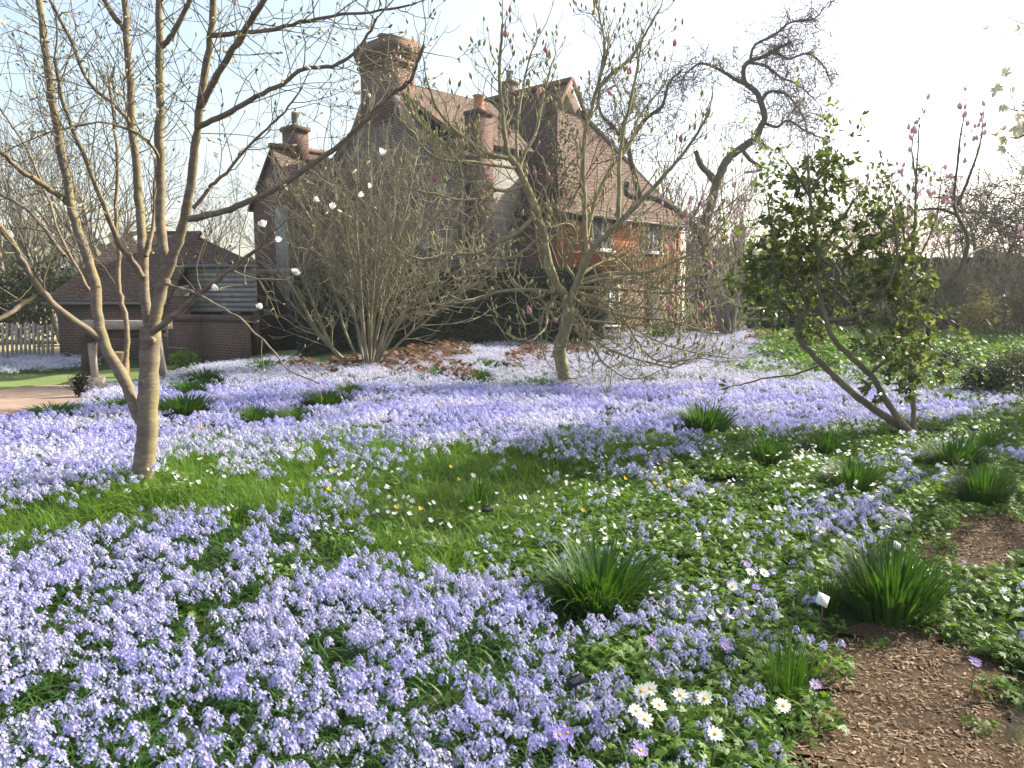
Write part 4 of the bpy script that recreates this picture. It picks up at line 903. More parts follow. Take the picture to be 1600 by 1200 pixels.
# two tall pink magnolias at the right
Y6 = 20.0; S6 = Y6 / F
q6 = Prm(wig=.12, up=.8, seg=5, ang=(.4, .9), kids=(1, 2), ratio=(.45, .7), rmin=.006, k=4, tipk=3)
for sd_, lab, lim in ((61, 'slender pink magnolia with a tall straight leader between evergreen and hedge', [[(1425, 520), (1428, 460), (1424, 400), (1430, 330), (1432, 270), (1436, 200)], [(1428, 440), (1410, 360), (1395, 300)], [(1428, 420), (1460, 350), (1470, 290)], [(1432, 280), (1425, 240), (1427, 210)]]),
                      (62, 'pink magnolia with a thick slanting mossy trunk before the dark hedge', [[(1408, 525), (1425, 490), (1460, 455), (1492, 432), (1508, 400), (1512, 370), (1500, 345), (1490, 318), (1496, 260), (1500, 215), (1506, 185)], [(1496, 320), (1515, 275), (1530, 230), (1535, 200)], [(1496, 335), (1465, 326), (1435, 328)], [(1506, 405), (1530, 390), (1570, 380)], [(1455, 458), (1450, 420), (1465, 380)]])):
    p = P(lim[0][0][0], lim[0][0][1], Y6); p[2] = float(terrain(p[0], p[1])); t = Tree(p, Y6, q6, sd_)
    for i, l in enumerate(lim): t.limb(l, (3 if sd_ == 61 else 5) * S6 / (1 + .8 * (i > 0)), 1.0 * S6, .3 * i, 0, 8, frm=.35, lvl=1, gap=.3, tw=(.4, .9), tr=.012, upb=.5)
    t.finish('pink_magnolia_tree', lab, 'tree', 'bark_dark', 'bark_twig')
    k, rr = pick(t.tips, .5, t.rng); put(t, FATBUD, up_(k), (.14, .21), 'petal_rose', 'blossoms', .2); k, _ = pick(rr, .5, t.rng); put(t, BUD, up_(k), (.09, .13), 'bud_green', 'buds', .2)
# white blossom tree leaning in from outside the right edge
p = P(1790, 640, 10.5); p[2] = 0; Y7 = 10.5; S7 = Y7 / F
q7 = Prm(wig=.3, up=.1, seg=5, ang=(.4, 1.1), kids=(2, 3), ratio=(.5, .75), rmin=.004, k=4)
t = Tree(p, Y7, q7, 71)
def lw(l, r0, r1, dy, dy0=0, **k): return t.limb(l, r0 * S7, r1 * S7, dy, dy0, 9, gap=.2, tw=(.3, .8), tr=.012, lvl=2, **k)
lw([(1790, 700), (1785, 560), (1760, 420), (1750, 300), (1770, 150), (1780, -80)], 22, 12, .5, frm=.3)
lw([(1765, 330), (1720, 250), (1680, 205), (1640, 185), (1605, 170)], 7, 1.6, -.4, 0, frm=.55)
lw([(1765, 300), (1720, 170), (1680, 100), (1640, 60)], 7, 1.6, .3, 0, frm=.7)
lw([(1765, 360), (1720, 310), (1680, 270), (1635, 235)], 7, 1.6, -.7, 0, frm=.5)
lw([(1770, 200), (1760, 60), (1770, -80), (1760, -200)], 10, 3, -.6, 0, frm=.3)
b7 = np.array(t.base)  # limbs below are added out of view to throw dappled shade on the near bed
for v in ([(.0, 0, 1.6), (-.7, -1.2, 2.6), (-1.5, -2.6, 3.3), (-2.2, -3.9, 3.9)], [(.0, 0, 1.9), (-.2, -1.6, 3.4), (-.6, -3.2, 4.6), (-1.2, -4.4, 5.6)], [(0, 0, 2.2), (.6, -1.2, 3.6), (.4, -2.6, 4.8), (-.2, -3.6, 6.2)], [(-.7, -1.2, 2.6), (-.6, -2.4, 3.4), (-1.2, -4.0, 3.4), (-1.6, -5.2, 3.9)]):
    t.limb([0] * 4, 9 * S7, 2.5 * S7, world=[b7 + np.array(q) for q in v], frm=.25, gap=.3, tw=(.35, 1.0), tr=.012, lvl=2)
t.finish('white_blossom_tree', 'tree reaching in from the right edge with clusters of cream white blossom', 'tree', 'bark_dark', 'bark_dark')
tt = [(p_ + t.rng.normal(0, .03, 3), d) for p_, d in t.tips if p_[1] > 9.2 and t.rng.uniform() < .7]
put(t, GOBW, tt, (.06, .10), 'petal_cream', 'blossoms', .6)

# ------------------------------------------------------------------ hedges and shrubs
def hedge(name, x0, x1, y0, y1, z0, z1, n, size, mat, label, seed, wav=.06):
    rng = np.random.RandomState(seed); e = empty(name, ((x0 + x1) / 2, y0, z0), label, 'hedge')
    xs = np.linspace(x0, x1, 60); zs = np.linspace(z0, z1, 9); V = []; f = []
    X, Zz = np.meshgrid(xs, zs); nz = wav * (np.sin(X * 2.1 + Zz) + np.sin(X * .9 + 2.7 * Zz + 1)); k = len(xs)
    front = np.stack([X, y0 + .06 + nz * .7, Zz], -1).reshape(-1, 3)
    back = front.copy(); back[:, 1] = y1
    i = np.arange(len(zs) * k).reshape(len(zs), k); q1 = np.stack([i[:-1, :-1], i[:-1, 1:], i[1:, 1:], i[1:, :-1]], -1).reshape(-1, 4); q2 = q1[:, ::-1] + len(front)
    tp = i[-1]; q3 = np.stack([tp[:-1], tp[1:], tp[1:] + len(front), tp[:-1] + len(front)], -1)
    l_ = i[:, 0]; q4 = np.stack([l_[1:], l_[1:] + len(front), l_[:-1] + len(front), l_[:-1]], -1); r_ = i[:, -1]; q5 = np.stack([r_[:-1], r_[:-1] + len(front), r_[1:] + len(front), r_[1:]], -1)
    V = np.vstack([front, back]) - parent_world(e)
    link('branches', mk_mesh('branches', V, [np.vstack([q1, q2, q3, q4, q5])], M['leaf_yew']), e)
    A = [(x1 - x0) * (z1 - z0), (x1 - x0) * (y1 - y0), (y1 - y0) * (z1 - z0)]; A = np.array([A[0], A[1], A[2], A[2]]); m = (n * A / A.sum()).astype(int)
    P_ = []; D = []
    u = rng.uniform(0, 1, (m[0], 2)); x = x0 + u[:, 0] * (x1 - x0); z = z0 + u[:, 1] * (z1 - z0); yy = y0 + .06 + .7 * wav * (np.sin(x * 2.1 + z) + np.sin(x * .9 + 2.7 * z + 1))
    P_.append(np.stack([x, yy - rng.uniform(-.06, .03, m[0]), z], -1)); D.append(np.tile([0, -1, .35], (m[0], 1)))
    u = rng.uniform(0, 1, (m[1], 2)); P_.append(np.stack([x0 + u[:, 0] * (x1 - x0), y0 + u[:, 1] * (y1 - y0), np.full(m[1], z1) + rng.uniform(-.04, .04, m[1])], -1)); D.append(np.tile([0, 0, 1.], (m[1], 1)))
    for kx, xx, dd in ((2, x0, -1), (3, x1, 1)):
        u = rng.uniform(0, 1, (m[kx], 2)); P_.append(np.stack([np.full(m[kx], xx) + rng.uniform(-.05, .05, m[kx]), y0 + u[:, 0] * (y1 - y0), z0 + u[:, 1] * (z1 - z0)], -1)); D.append(np.tile([dd, 0, .3], (m[kx], 1)))
    P_ = np.vstack(P_); D = np.vstack(D) + rng.normal(0, .55, (len(P_), 3))
    batch('leaves', LEAF[0], LEAF[1], frames(D, rng.uniform(0, 6.28, len(P_))), P_, rng.uniform(size[0], size[1], len(P_)), M[mat], e)
hy = 22.2
hedge('clipped_hedge', P(468, 500, hy)[0], P(938, 500, hy)[0], hy, hy + 1.2, -.4, P(700, 425, hy)[2], 16000, (.08, .16), 'leaf_yew', 'long dark clipped yew hedge standing in front of the brick house', 81)
hedge('clipped_hedge', P(1185, 500, 31)[0], P(1900, 500, 31)[0], 31, 32.2, -.2, P(1400, 409, 31)[2], 15000, (.12, .24), 'leaf_dark', 'tall dark hedge with a level top behind the green beds at right', 82, .12)
b = MB(); p = P(1447, 487, 30.85); b.box((p[0], 30.7, -.1), (.85, 0, 0), (0, .18, 0), (0, 0, P(1450, 451, 30.7)[2] + .1)); o = b.build('hedge_door', M['dark']); tag(o, 'dark timber door set in the tall hedge at right', 'door')

def bush(name, px, py, w, h, n, size, mat, label, cat='shrub', seed=1, Y=None, group=None, stem='bark_dark', flat=1.0, squash=None):
    g = G(px, py) if Y is None else P(px, py, Y)
    if Y is not None: g[2] = float(terrain(g[0], g[1]))
    Y = float(g[1]); S = Y / F; t = Tree(g, Y, Prm(wig=.2, up=.2, kids=(1, 2), rmin=.004), seed); rng = t.rng; e = empty(name, g, label, cat, group); t.e = e
    Wm, Hm = w * S / 2, h * S
    for _ in range(9):
        a = rng.uniform(0, 6.28); d = unit(np.array([math.cos(a) * Wm / Hm, math.sin(a) * Wm / Hm * flat, 1.0]) * rng.uniform(.3, 1, 3))
        grow(t.B, g + np.array([rng.normal(0, .1 * Wm), rng.normal(0, .1 * Wm), 0]), d, Hm * .8, .012 + .004 * Hm, 2, t.q, rng, t.tips)
    t.B.build('stems', M[stem], e)['kind'] = 'stuff'
    k = 9; bl = []
    pos = []; D = []
    for _ in range(k):
        a = rng.uniform(0, 6.28); rr = rng.uniform(0, .65); c = g + np.array([math.cos(a) * rr * Wm, math.sin(a) * rr * Wm * flat, Hm * rng.uniform(.35, .72)]); R_ = rng.uniform(.28, .45)
        m = n // k; v = rng.normal(0, 1, (m, 3)); v /= np.linalg.norm(v, axis=1)[:, None]; q_ = rng.uniform(.3, 1, m) ** .5
        pos.append(c + v * q_[:, None] * np.array([R_ * Wm * 1.3, R_ * Wm * 1.3 * flat, R_ * Hm])); D.append(v + rng.normal(0, .6, (m, 3)))
    pos = np.vstack(pos); pos[:, 2] = np.maximum(pos[:, 2], g[2] + .03)
    batch('leaves', LEAF[0], LEAF[1], frames(np.vstack(D), rng.uniform(0, 6.28, len(pos))), pos, rng.uniform(size[0], size[1], len(pos)), M[mat], e)
    return e
bush('evergreen_shrub', 40, 500, 190, 125, 4200, (.15, .3), 'leaf_dark', 'dark evergreen mass behind the paling fence at the left edge', seed=91, Y=33)
bush('evergreen_shrub', -90, 500, 220, 150, 3000, (.15, .3), 'leaf_dark', 'dark evergreen cut by the left picture edge beyond the fence', seed=92, Y=34)
bush('golden_shrub', 1535, 520, 85, 82, 1300, (.07, .13), 'leaf_gold', 'rounded golden leaved shrub in front of the tall dark hedge', seed=93, Y=25)
bush('olive_shrub', 1595, 520, 66, 80, 1200, (.07, .13), 'leaf_olive', 'dark olive shrub at the right edge beside the golden shrub', seed=94, Y=25)
bush('dark_low_shrub', 1545, 622, 150, 62, 3000, (.035, .075), 'leaf_dark', 'low spreading dark green shrub right of the evergreen stems', seed=95)
bush('dark_low_shrub', 1600, 600, 110, 62, 2200, (.035, .075), 'leaf_olive', 'low olive brown shrub at the right edge under the green bed', seed=96)
bush('dark_low_shrub', 1478, 585, 60, 42, 1100, (.035, .07), 'leaf_dark', 'small low dark shrub just behind the evergreen crown edge', seed=97)
bush('bright_shrub', 290, 575, 52, 26, 1000, (.07, .12), 'leaf_bright', 'small bright yellow green shrub at the foot of the yard wall', seed=98)
bush('dark_low_shrub', 128, 622, 18, 34, 700, (.05, .09), 'leaf_dark', 'narrow dark shrub at the path corner by the timber sleeper', seed=99)
bush('climbing_shrub', 872, 330, 70, 370, 2400, (.08, .16), 'leaf_olive', 'olive climber with russet stems covering the end of the house', seed=100, Y=26.4, flat=.35, stem='bark_rosy')
bush('evergreen_shrub', 1130, 500, 70, 62, 900, (.1, .2), 'leaf_olive', 'thin olive shrub at the foot of the twisted tree', seed=131, Y=28)
bush('russet_shrub', 1110, 520, 110, 30, 1100, (.07, .13), 'leaf_red', 'low russet shrub below the orange tiled house wall', seed=132, Y=27)
bush('evergreen_shrub', 1035, 520, 60, 26, 700, (.08, .14), 'leaf_bright', 'low green shrub at the brick foot of the house', seed=133, Y=25)
# pale multi stemmed trunk near the twisted tree
p = P(1135, 525, 25.5); p[2] = 0; t = Tree(p, 25.5, q6, 140)
for l in ([(1138, 528), (1136, 480), (1140, 440), (1150, 400), (1145, 360)], [(1132, 526), (1118, 480), (1100, 440), (1090, 400)], [(1142, 526), (1150, 470), (1165, 420), (1170, 380)]):
    t.limb(l, 5.5 * 25.5 / F, 1.4 * 25.5 / F, 0, 0, 9, frm=.3, lvl=2, gap=.3, tw=(.5, 1.0), tr=.014)
t.finish('pale_stemmed_tree', 'small pale stemmed bare tree in the far bed beside the twisted tree', 'tree', 'bark_grey', 'bark_grey')

# far wood along the horizon: one mass
rng = np.random.RandomState(7)
n = 9000; ang = rng.uniform(-1.05, 1.05, n); D_ = rng.uniform(85, 130, n)
hmax = 4.5 + 2.0 * np.sin(ang * 9) + 1.5 * np.sin(ang * 23 + 1)
pos = np.stack([D_ * np.sin(ang), D_ * np.cos(ang), rng.uniform(-.5, 1, n) * hmax], -1); pos[:, 2] = np.maximum(pos[:, 2], -.5)
o = batch('far_wood', CARD[0], CARD[1], frames(rng.normal(0, 1, (n, 3)) + np.array([0, -.6, .4]), rng.uniform(0, 6.28, n)), pos, rng.uniform(.9, 2.0, n), M['leaf_olive'])
tag(o, 'far low line of woodland on the horizon', 'wood', None, 'stuff')

# ------------------------------------------------------------------ strap leaved clumps (individuals)
def blade(V, Fc, base, d, L, w, bend, nseg=5, rng=None):
    """a strap leaf: leaves base along d and bends over"""
    p = np.array(base, float); side = np.cross(d, [0, 0, 1.]); side = unit(side) if np.linalg.norm(side) > 1e-4 else np.array([1., 0, 0]); b = len(V); dd = np.array(d, float)
    for i in range(nseg + 1):
        t = i / nseg; ww = w * (1 - t ** 2.2) * (.7 + .3 * min(1, t * 4)); ww = max(ww, .0006)
        V.append(p - side * ww / 2); V.append(p + side * ww / 2)
        hor = np.array([d[0], d[1], 0]); hor = unit(hor) if np.linalg.norm(hor) > 1e-4 else np.array([1., 0, 0])
        dd = unit(dd + (hor * .55 - np.array([0, 0, 1.]) * .8) * bend * (t + .25) / nseg * 2.2)
        p = p + dd * L / nseg
    for i in range(nseg): Fc.append((b + 2 * i, b + 2 * i + 1, b + 2 * i + 3, b + 2 * i + 2))
def clump_mesh(seed, n, w, bend, stiff):
    rng = np.random.RandomState(seed); V = []; Fc = []
    for _ in range(n):
        a = rng.uniform(0, 6.28); r = .62 * math.sqrt(rng.uniform(0, 1)); lean = r * stiff * rng.uniform(.6, 1.5) + rng.uniform(0, .2)
        d = unit(np.array([math.cos(a) * lean, math.sin(a) * lean, 1.0])); L_ = rng.uniform(.55, 1.12) * (1.08 - .35 * r)
        blade(V, Fc, (r * math.cos(a), r * math.sin(a), -.03), d, L_, w * rng.uniform(.7, 1.2), bend * rng.uniform(.3, 1.3))
    return mk_mesh('leaf_clump', V, [np.array(Fc)], M['leaf_clump'], True)
CM = [clump_mesh(1, 480, .055, .8, .5), clump_mesh(2, 520, .05, .9, .55), clump_mesh(3, 440, .06, .7, .45), clump_mesh(4, 140, .045, .5, .7)]
CL = [(287, 648, 90, 40, 0, 'broad bright green leaf clump just right of the grey tree trunk'), (322, 600, 62, 30, 1, 'dark green leaf clump highest behind the grey tree on the right'),
      (296, 616, 62, 26, 2, 'green leaf clump between the two big clumps right of the grey trunk'), (398, 662, 62, 32, 0, 'green leaf clump at the top edge of the long grass, left of a pair'),
      (462, 660, 66, 28, 1, 'green leaf clump at the top edge of the long grass, right of a pair'), (510, 635, 70, 28, 2, 'long green leaf clump in the blue carpet below the bare shrub'),
      (546, 617, 44, 22, 0, 'small green leaf clump just below the bare shrub foot'), (85, 648, 78, 20, 1, 'low green leaf clump at the left by the brick path'),
      (185, 642, 50, 22, 2, 'low green leaf clump left of the grey tree trunk'), (412, 578, 52, 20, 0, 'green leaf clump before the house back door'),
      (502, 572, 44, 16, 1, 'small green leaf clump left of the bare shrub foot'), (683, 588, 34, 18, 2, 'small green leaf clump among the russet leaves right of the bare shrub'),
      (748, 597, 44, 22, 0, 'bright green leaf clump beside russet leaves in mid carpet'), (762, 574, 32, 14, 1, 'tiny green leaf clump near the hedge foot'),
      (1010, 604, 30, 16, 2, 'tiny green leaf clump right of the leaning magnolia trunk'), (1100, 672, 84, 44, 0, 'dark spiky leaf clump in the blue carpet right of centre'),
      (747, 792, 62, 52, 3, 'thin spiky dark leaf clump with a black label at the centre'), (938, 945, 170, 92, 1, 'largest dark green leaf clump in the near centre of the bed'),
      (1392, 962, 150, 108, 2, 'big dark green leaf clump at the near end of the bark path'), (1288, 955, 60, 62, 3, 'small leaf clump behind the white label'),
      (1200, 728, 66, 50, 0, 'green leaf clump left of the evergreen stems'), (1290, 715, 62, 46, 1, 'green leaf clump just below the evergreen leaning stem'),
      (1335, 770, 84, 50, 2, 'green leaf clump among white flowers below the evergreen'), (1492, 735, 84, 52, 0, 'tall green leaf clump right of the evergreen base'),
      (1535, 790, 76, 70, 1, 'tall leaf clump above the bark at right'), (1542, 705, 66, 46, 3, 'dark leaf clump holding a black label at right'),
      (1530, 545, 44, 24, 2, 'small dark leaf clump in the far green bed at right'), (375, 812, 64, 38, 3, 'thin leaf clump in the long grass left of centre'),
      (1232, 1085, 90, 110, 3, 'tall thin leaf clump at the edge of the near bark'), (620, 590, 30, 14, 1, 'tiny leaf clump right under the bare shrub'), (905, 548, 40, 12, 0, 'low green leaf clump by the hedge end'), (955, 535, 46, 12, 1, 'low green leaf clump at the foot of the white window')]
rng = np.random.RandomState(17); clump_pos = []
for px, py, wpx, hpx, k, lab in CL:
    g = G(px, py); S = g[1] / F; o = bpy.data.objects.new('leaf_clump', CM[k]); COL.objects.link(o); o.location = [float(v) for v in g]
    o.scale = (wpx * S * .66, wpx * S * .66, hpx * S * (1.25 if hpx > 40 else 1.05)); o.rotation_euler = (0, 0, rng.uniform(0, 6.28)); tag(o, lab, 'leaf clump', 'strap leaved clumps in the flower bed'); clump_pos.append((px, py, wpx, hpx))

# ------------------------------------------------------------------ small individuals
def flower_mesh(n, L_, w, up, col, centre, stem_h, seed, leafy=True):
    rng = np.random.RandomState(seed); V = []; Fc = []
    for i in range(n):
        a = 6.283 * i / n + rng.uniform(-.08, .08); e = up + rng.uniform(-.12, .12); c, s_ = math.cos(a), math.sin(a); b = len(V); l = L_ * rng.uniform(.85, 1.1)
        for t, ww in ((.08, .35), (.45, 1), (.8, .8), (1, .25)):
            r = l * t * math.cos(e); z = l * t * math.sin(e) * (1.2 - .4 * t); V += [(r * c - ww * w * s_ / 2, r * s_ + ww * w * c / 2, z), (r * c + ww * w * s_ / 2, r * s_ - ww * w * c / 2, z)]
        for j in range(3): Fc.append((b + 2 * j, b + 2 * j + 1, b + 2 * j + 3, b + 2 * j + 2))
    return V, Fc
def make_flower(name, g, h, tilt, fm, mat, cmat, label, cat, group):
    e = empty(name, g, label, cat, group); tb = Tubes(); top = np.array([tilt[0] * h * .25, tilt[1] * h * .25, h]); b0 = np.array(g)
    tb.add([b0 + np.array([0, 0, -.02]), b0 + top * .5 + np.array([0, 0, .0]), b0 + top], [.0022, .002, .0018], 5); tb.build('stem', M['leaf_fern'], e)
    R = frames(np.array([[tilt[0], tilt[1], 1.0]]), np.array([random.random() * 6]))
    batch('petals', fm[0], fm[1], R, np.array([b0 + top]), np.array([1.0]), M[mat], e, True)
    sp = spindle(6, .8); batch('flower_centre', sp[0], sp[1], R, np.array([b0 + top - np.array([0, 0, .001])]), np.array([.009]), M[cmat], e, True)
random.seed(4)
FMW = [flower_mesh(13, .030, .011, .15, 0, 0, 0, s) for s in (1, 2, 3)]
for i, (x, y) in enumerate([(1012, 1082), (1000, 1086), (1021, 1111), (1060, 1093), (1097, 1096), (985, 1121), (999, 1131), (1110, 1156), (1187, 886), (1168, 885), (1140, 905), (1213, 1107)]):
    hh = .19; r_ = ray(x, y); g0 = G(x, y + 1); tt_ = (EYE - hh) / -r_[2]; q = r_ * tt_; g = np.array([q[0], q[1], float(terrain(q[0], q[1]))])
    make_flower('white_anemone', g, hh, (random.uniform(-.1, .35), -.55 + random.uniform(-.2, .2)), FMW[i % 3], 'petal_white', 'petal_yellow', 'white many petalled daisy like anemone raised above the near bed' if i < 8 or i == 11 else 'white many petalled anemone beyond the biggest leaf clump, left of the white label', 'anemone', 'white anemones in the near bed')
FMV = flower_mesh(12, .026, .009, .3, 0, 0, 0, 5)
for (x, y) in [(992, 1181), (1127, 1007), (1015, 1002), (1165, 876), (1182, 908), (869, 1158), (889, 1155), (1520, 1028), (1270, 1068)]:
    hh = .17; r_ = ray(x, y); q = r_ * ((EYE - hh) / -r_[2]); g = np.array([q[0], q[1], float(terrain(q[0], q[1]))])
    make_flower('violet_anemone', g, hh, (random.uniform(-.2, .3), -.5), FMV, 'petal_violet', 'petal_yellow', 'deep violet many petalled anemone in the near bed', 'anemone', 'violet anemones in the near bed')
# small yellow trumpet flowers
tv, tf = flower_mesh(6, .030, .014, .9, 0, 0, 0, 7)
for (x, y) in [(632, 640), (645, 688), (1012, 712), (1033, 718), (1027, 728), (972, 739), (700, 730), (905, 790), (712, 746), (614, 785), (652, 785), (510, 765), (309, 659), (313, 662), (1040, 752), (1018, 748), (1065, 748), (680, 634)]:
    hh = .16; r_ = ray(x, y); q = r_ * ((EYE - hh) / -r_[2]); g = np.array([q[0], q[1], float(terrain(q[0], q[1]))])
    make_flower('yellow_narcissus', g, hh, (.5, -.4), (tv, tf), 'petal_yellow', 'petal_yellow', 'tiny yellow trumpet narcissus scattered in the grass', 'narcissus', 'yellow narcissi in the grass')
# plant labels
def plant_label(x, y, w, h, rot, tilt, mat, label, hh):
    r_ = ray(x, y); q = r_ * ((EYE - hh) / -r_[2]); g = np.array([q[0], q[1], float(terrain(q[0], q[1]))]); e = empty('plant_label', g, label, 'plant label')
    b = MB(); b.beam(g + np.array([0, .004, -.03]), g + np.array([0, .004, hh]), .008, .004); b.build('stake', M['oak_dark'], e)
    b = MB(); c = g + np.array([0, 0, hh]); cr, sr = math.cos(rot), math.sin(rot); ax = np.array([cr, 0, sr]); up2 = unit(np.array([-sr, tilt, cr])); nn = np.cross(ax, up2)
    b.box(c - ax * w / 2 - up2 * h / 2, ax * w, nn * -.004, up2 * h); b.build('plate', M[mat], e)
    b = MB()
    for k in range(3):
        b.box(c - ax * w * (.32 - .05 * k) + up2 * h * (.16 - .16 * k) + nn * .0015, ax * w * (.6 - .1 * k), nn * -.001, up2 * h * .05)
    b.build('lettering', M['boards'], e)
plant_label(1286, 930, .062, .056, -.5, .55, 'label_white', 'tilted white plant label on a stake at the edge of the near bark', .20)
plant_label(1402, 853, .05, .04, -.6, .6, 'label_white', 'small white plant label behind the big leaf clump by the bark', .26)
plant_label(762, 784, .085, .05, .03, .5, 'label_black', 'black plant label below the thin spiky clump at the centre', .10)
plant_label(900, 1078, .07, .04, .45, .6, 'label_black', 'black plant label sunk among blue flowers in the near bed', .16)
plant_label(1522, 664, .10, .05, -.05, .8, 'label_black', 'black plant label on a tall stake in front of the dark shrub at right', .26)

# ------------------------------------------------------------------ stuff: squill carpet, grass, ferny cover, bark
def proto(name, V, Fc, mats, midx):
    V = np.asarray(V, float); FL = {}
    order = []
    for k in sorted({len(f) for f in Fc}):
        for i, f in enumerate(Fc):
            if len(f) == k: FL.setdefault(k, []).append(f); order.append(midx[i])
    me = mk_mesh(name, V, [np.array(FL[k]) for k in sorted(FL)], None, True)
    for m in mats: me.materials.append(M[m])
    me.polygons.foreach_set('material_index', np.array(order, np.int32)); return bpy.data.objects.new(name, me)
def scatter(name, pts, rot, scl, idx, protos, label, cat):
    me = bpy.data.meshes.new(name); me.vertices.add(len(pts)); me.vertices.foreach_set('co', np.asarray(pts, np.float32).ravel())
    for nm, ty, dat in (('rot', 'FLOAT_VECTOR', np.asarray(rot, np.float32).ravel()), ('scl', 'FLOAT_VECTOR', np.asarray(scl, np.float32).ravel()), ('idx', 'INT', np.asarray(idx, np.int32))):
        a = me.attributes.new(nm, ty, 'POINT'); a.data.foreach_set('vector' if ty == 'FLOAT_VECTOR' else 'value', dat)
    o = link(name, me); tag(o, label, cat, None, 'stuff')
    ng = bpy.data.node_groups.new(name, 'GeometryNodeTree'); ng.interface.new_socket('Geometry', in_out='INPUT', socket_type='NodeSocketGeometry'); ng.interface.new_socket('Geometry', in_out='OUTPUT', socket_type='NodeSocketGeometry')
    gi = ng.nodes.new('NodeGroupInput'); go = ng.nodes.new('NodeGroupOutput'); ip = ng.nodes.new('GeometryNodeInstanceOnPoints'); gt = ng.nodes.new('GeometryNodeGeometryToInstance')
    for p_ in protos:
        oi = ng.nodes.new('GeometryNodeObjectInfo'); oi.inputs['Object'].default_value = p_; oi.inputs['As Instance'].default_value = False; ng.links.new(oi.outputs['Geometry'], gt.inputs[0])
    def na(nm, ty):
        n_ = ng.nodes.new('GeometryNodeInputNamedAttribute'); n_.data_type = ty; n_.inputs['Name'].default_value = nm; return n_.outputs['Attribute']
    ip.inputs['Pick Instance'].default_value = True
    ng.links.new(gi.outputs[0], ip.inputs['Points']); ng.links.new(gt.outputs[0], ip.inputs['Instance']); ng.links.new(na('idx', 'INT'), ip.inputs['Instance Index'])
    ng.links.new(na('rot', 'FLOAT_VECTOR'), ip.inputs['Rotation']); ng.links.new(na('scl', 'FLOAT_VECTOR'), ip.inputs['Scale']); ng.links.new(ip.outputs[0], go.inputs[0])
    md = o.modifiers.new('scatter', 'NODES'); md.node_group = ng; return o

def inpoly(x, y, poly):
    c = np.zeros(len(x), bool); n = len(poly)
    for i in range(n):
        x0, y0 = poly[i]; x1, y1 = poly[(i + 1) % n]
        if y0 == y1: continue
        c ^= ((y0 > y) != (y1 > y)) & (x < (x1 - x0) * (y - y0) / (y1 - y0) + x0)
    return c
def vnoise(x, y, s, seed):
    rng = np.random.RandomState(seed); v = np.zeros(len(x))
    for k in range(6):
        a = rng.uniform(0, 6.28); f = s * rng.uniform(.5, 1.8); v += np.sin((x * math.cos(a) + y * math.sin(a)) * f + rng.uniform(0, 6.28))
    return v / 6 * 1.8
def wedge(n, y0, y1, seed, pad=1.5, power=1.0):
    rng = np.random.RandomState(seed); y = np.sqrt(rng.uniform(y0 * y0, y1 * y1, n)); x = rng.uniform(-1, 1, n) * (.73 * y + pad); return x, y, rng
BLUEZ = [([(-300, 640), (60, 646), (130, 630), (160, 606), (300, 572), (420, 555), (500, 572), (620, 558), (760, 532), (900, 527), (1060, 512), (1180, 516), (1200, 555), (1270, 590), (1420, 622), (1500, 628), (1470, 652), (1330, 660), (1250, 668), (1130, 650), (1060, 655), (1000, 672), (860, 690), (760, 690), (640, 680), (540, 672), (420, 690), (330, 690), (262, 700), (200, 735), (150, 740), (90, 770), (-300, 830)], 1.0),
         ([(-400, 865), (60, 845), (170, 815), (300, 795), (430, 800), (520, 800), (570, 830), (590, 870), (640, 890), (720, 880), (800, 900), (850, 940), (1000, 965), (1040, 915), (1090, 910), (1160, 960), (1170, 1000), (1080, 1010), (1000, 1010), (960, 1060), (950, 1110), (960, 1260), (-400, 1260)], 1.0),
         ([(950, 1000), (1100, 960), (1240, 985), (1240, 1060), (1180, 1110), (960, 1110)], .42), ([(930, 1110), (1230, 1110), (1240, 1260), (930, 1260)], .22),
         ([(470, 745), (580, 745), (590, 785), (480, 785)], .3), ([(1255, 775), (1390, 760), (1420, 800), (1330, 820), (1255, 810)], .9), ([(1025, 738), (1095, 745), (1090, 765), (1030, 760)], 1.0),
         ([(1370, 705), (1460, 700), (1450, 740), (1370, 740)], .4), ([(640, 880), (900, 780), (1300, 790), (1450, 870), (1250, 960), (1000, 960)], .10),
         ([(700, 690), (1080, 650), (1080, 730), (900, 740)], .30), ([(330, 690), (700, 680), (700, 720), (330, 730)], .25), ([(1150, 575), (1500, 575), (1500, 640), (1200, 640)], .35), ([(1490, 600), (1570, 595), (1570, 640), (1480, 645)], .5),
         ([(-200, 552), (30, 550), (150, 556), (135, 572), (0, 580), (-200, 590)], .9), ([(1210, 960), (1250, 940), (1255, 985), (1215, 990)], .7), ([(1480, 700), (1600, 690), (1600, 720), (1480, 730)], .2), ([(1450, 880), (1700, 880), (1700, 1080), (1450, 1000)], .06)]
GRASS = [(-60, 816), (0, 790), (90, 768), (190, 742), (262, 702), (340, 692), (430, 690), (545, 674), (640, 684), (760, 692), (860, 694), (1000, 680), (1060, 700), (1010, 770), (940, 820), (850, 870), (740, 895), (640, 890), (590, 865), (570, 825), (520, 800), (430, 800), (300, 775), (170, 800), (60, 830), (-60, 850)]
PALEG = [(570, 780), (700, 745), (870, 745), (980, 740), (1010, 780), (930, 830), (800, 860), (650, 868), (620, 830)]
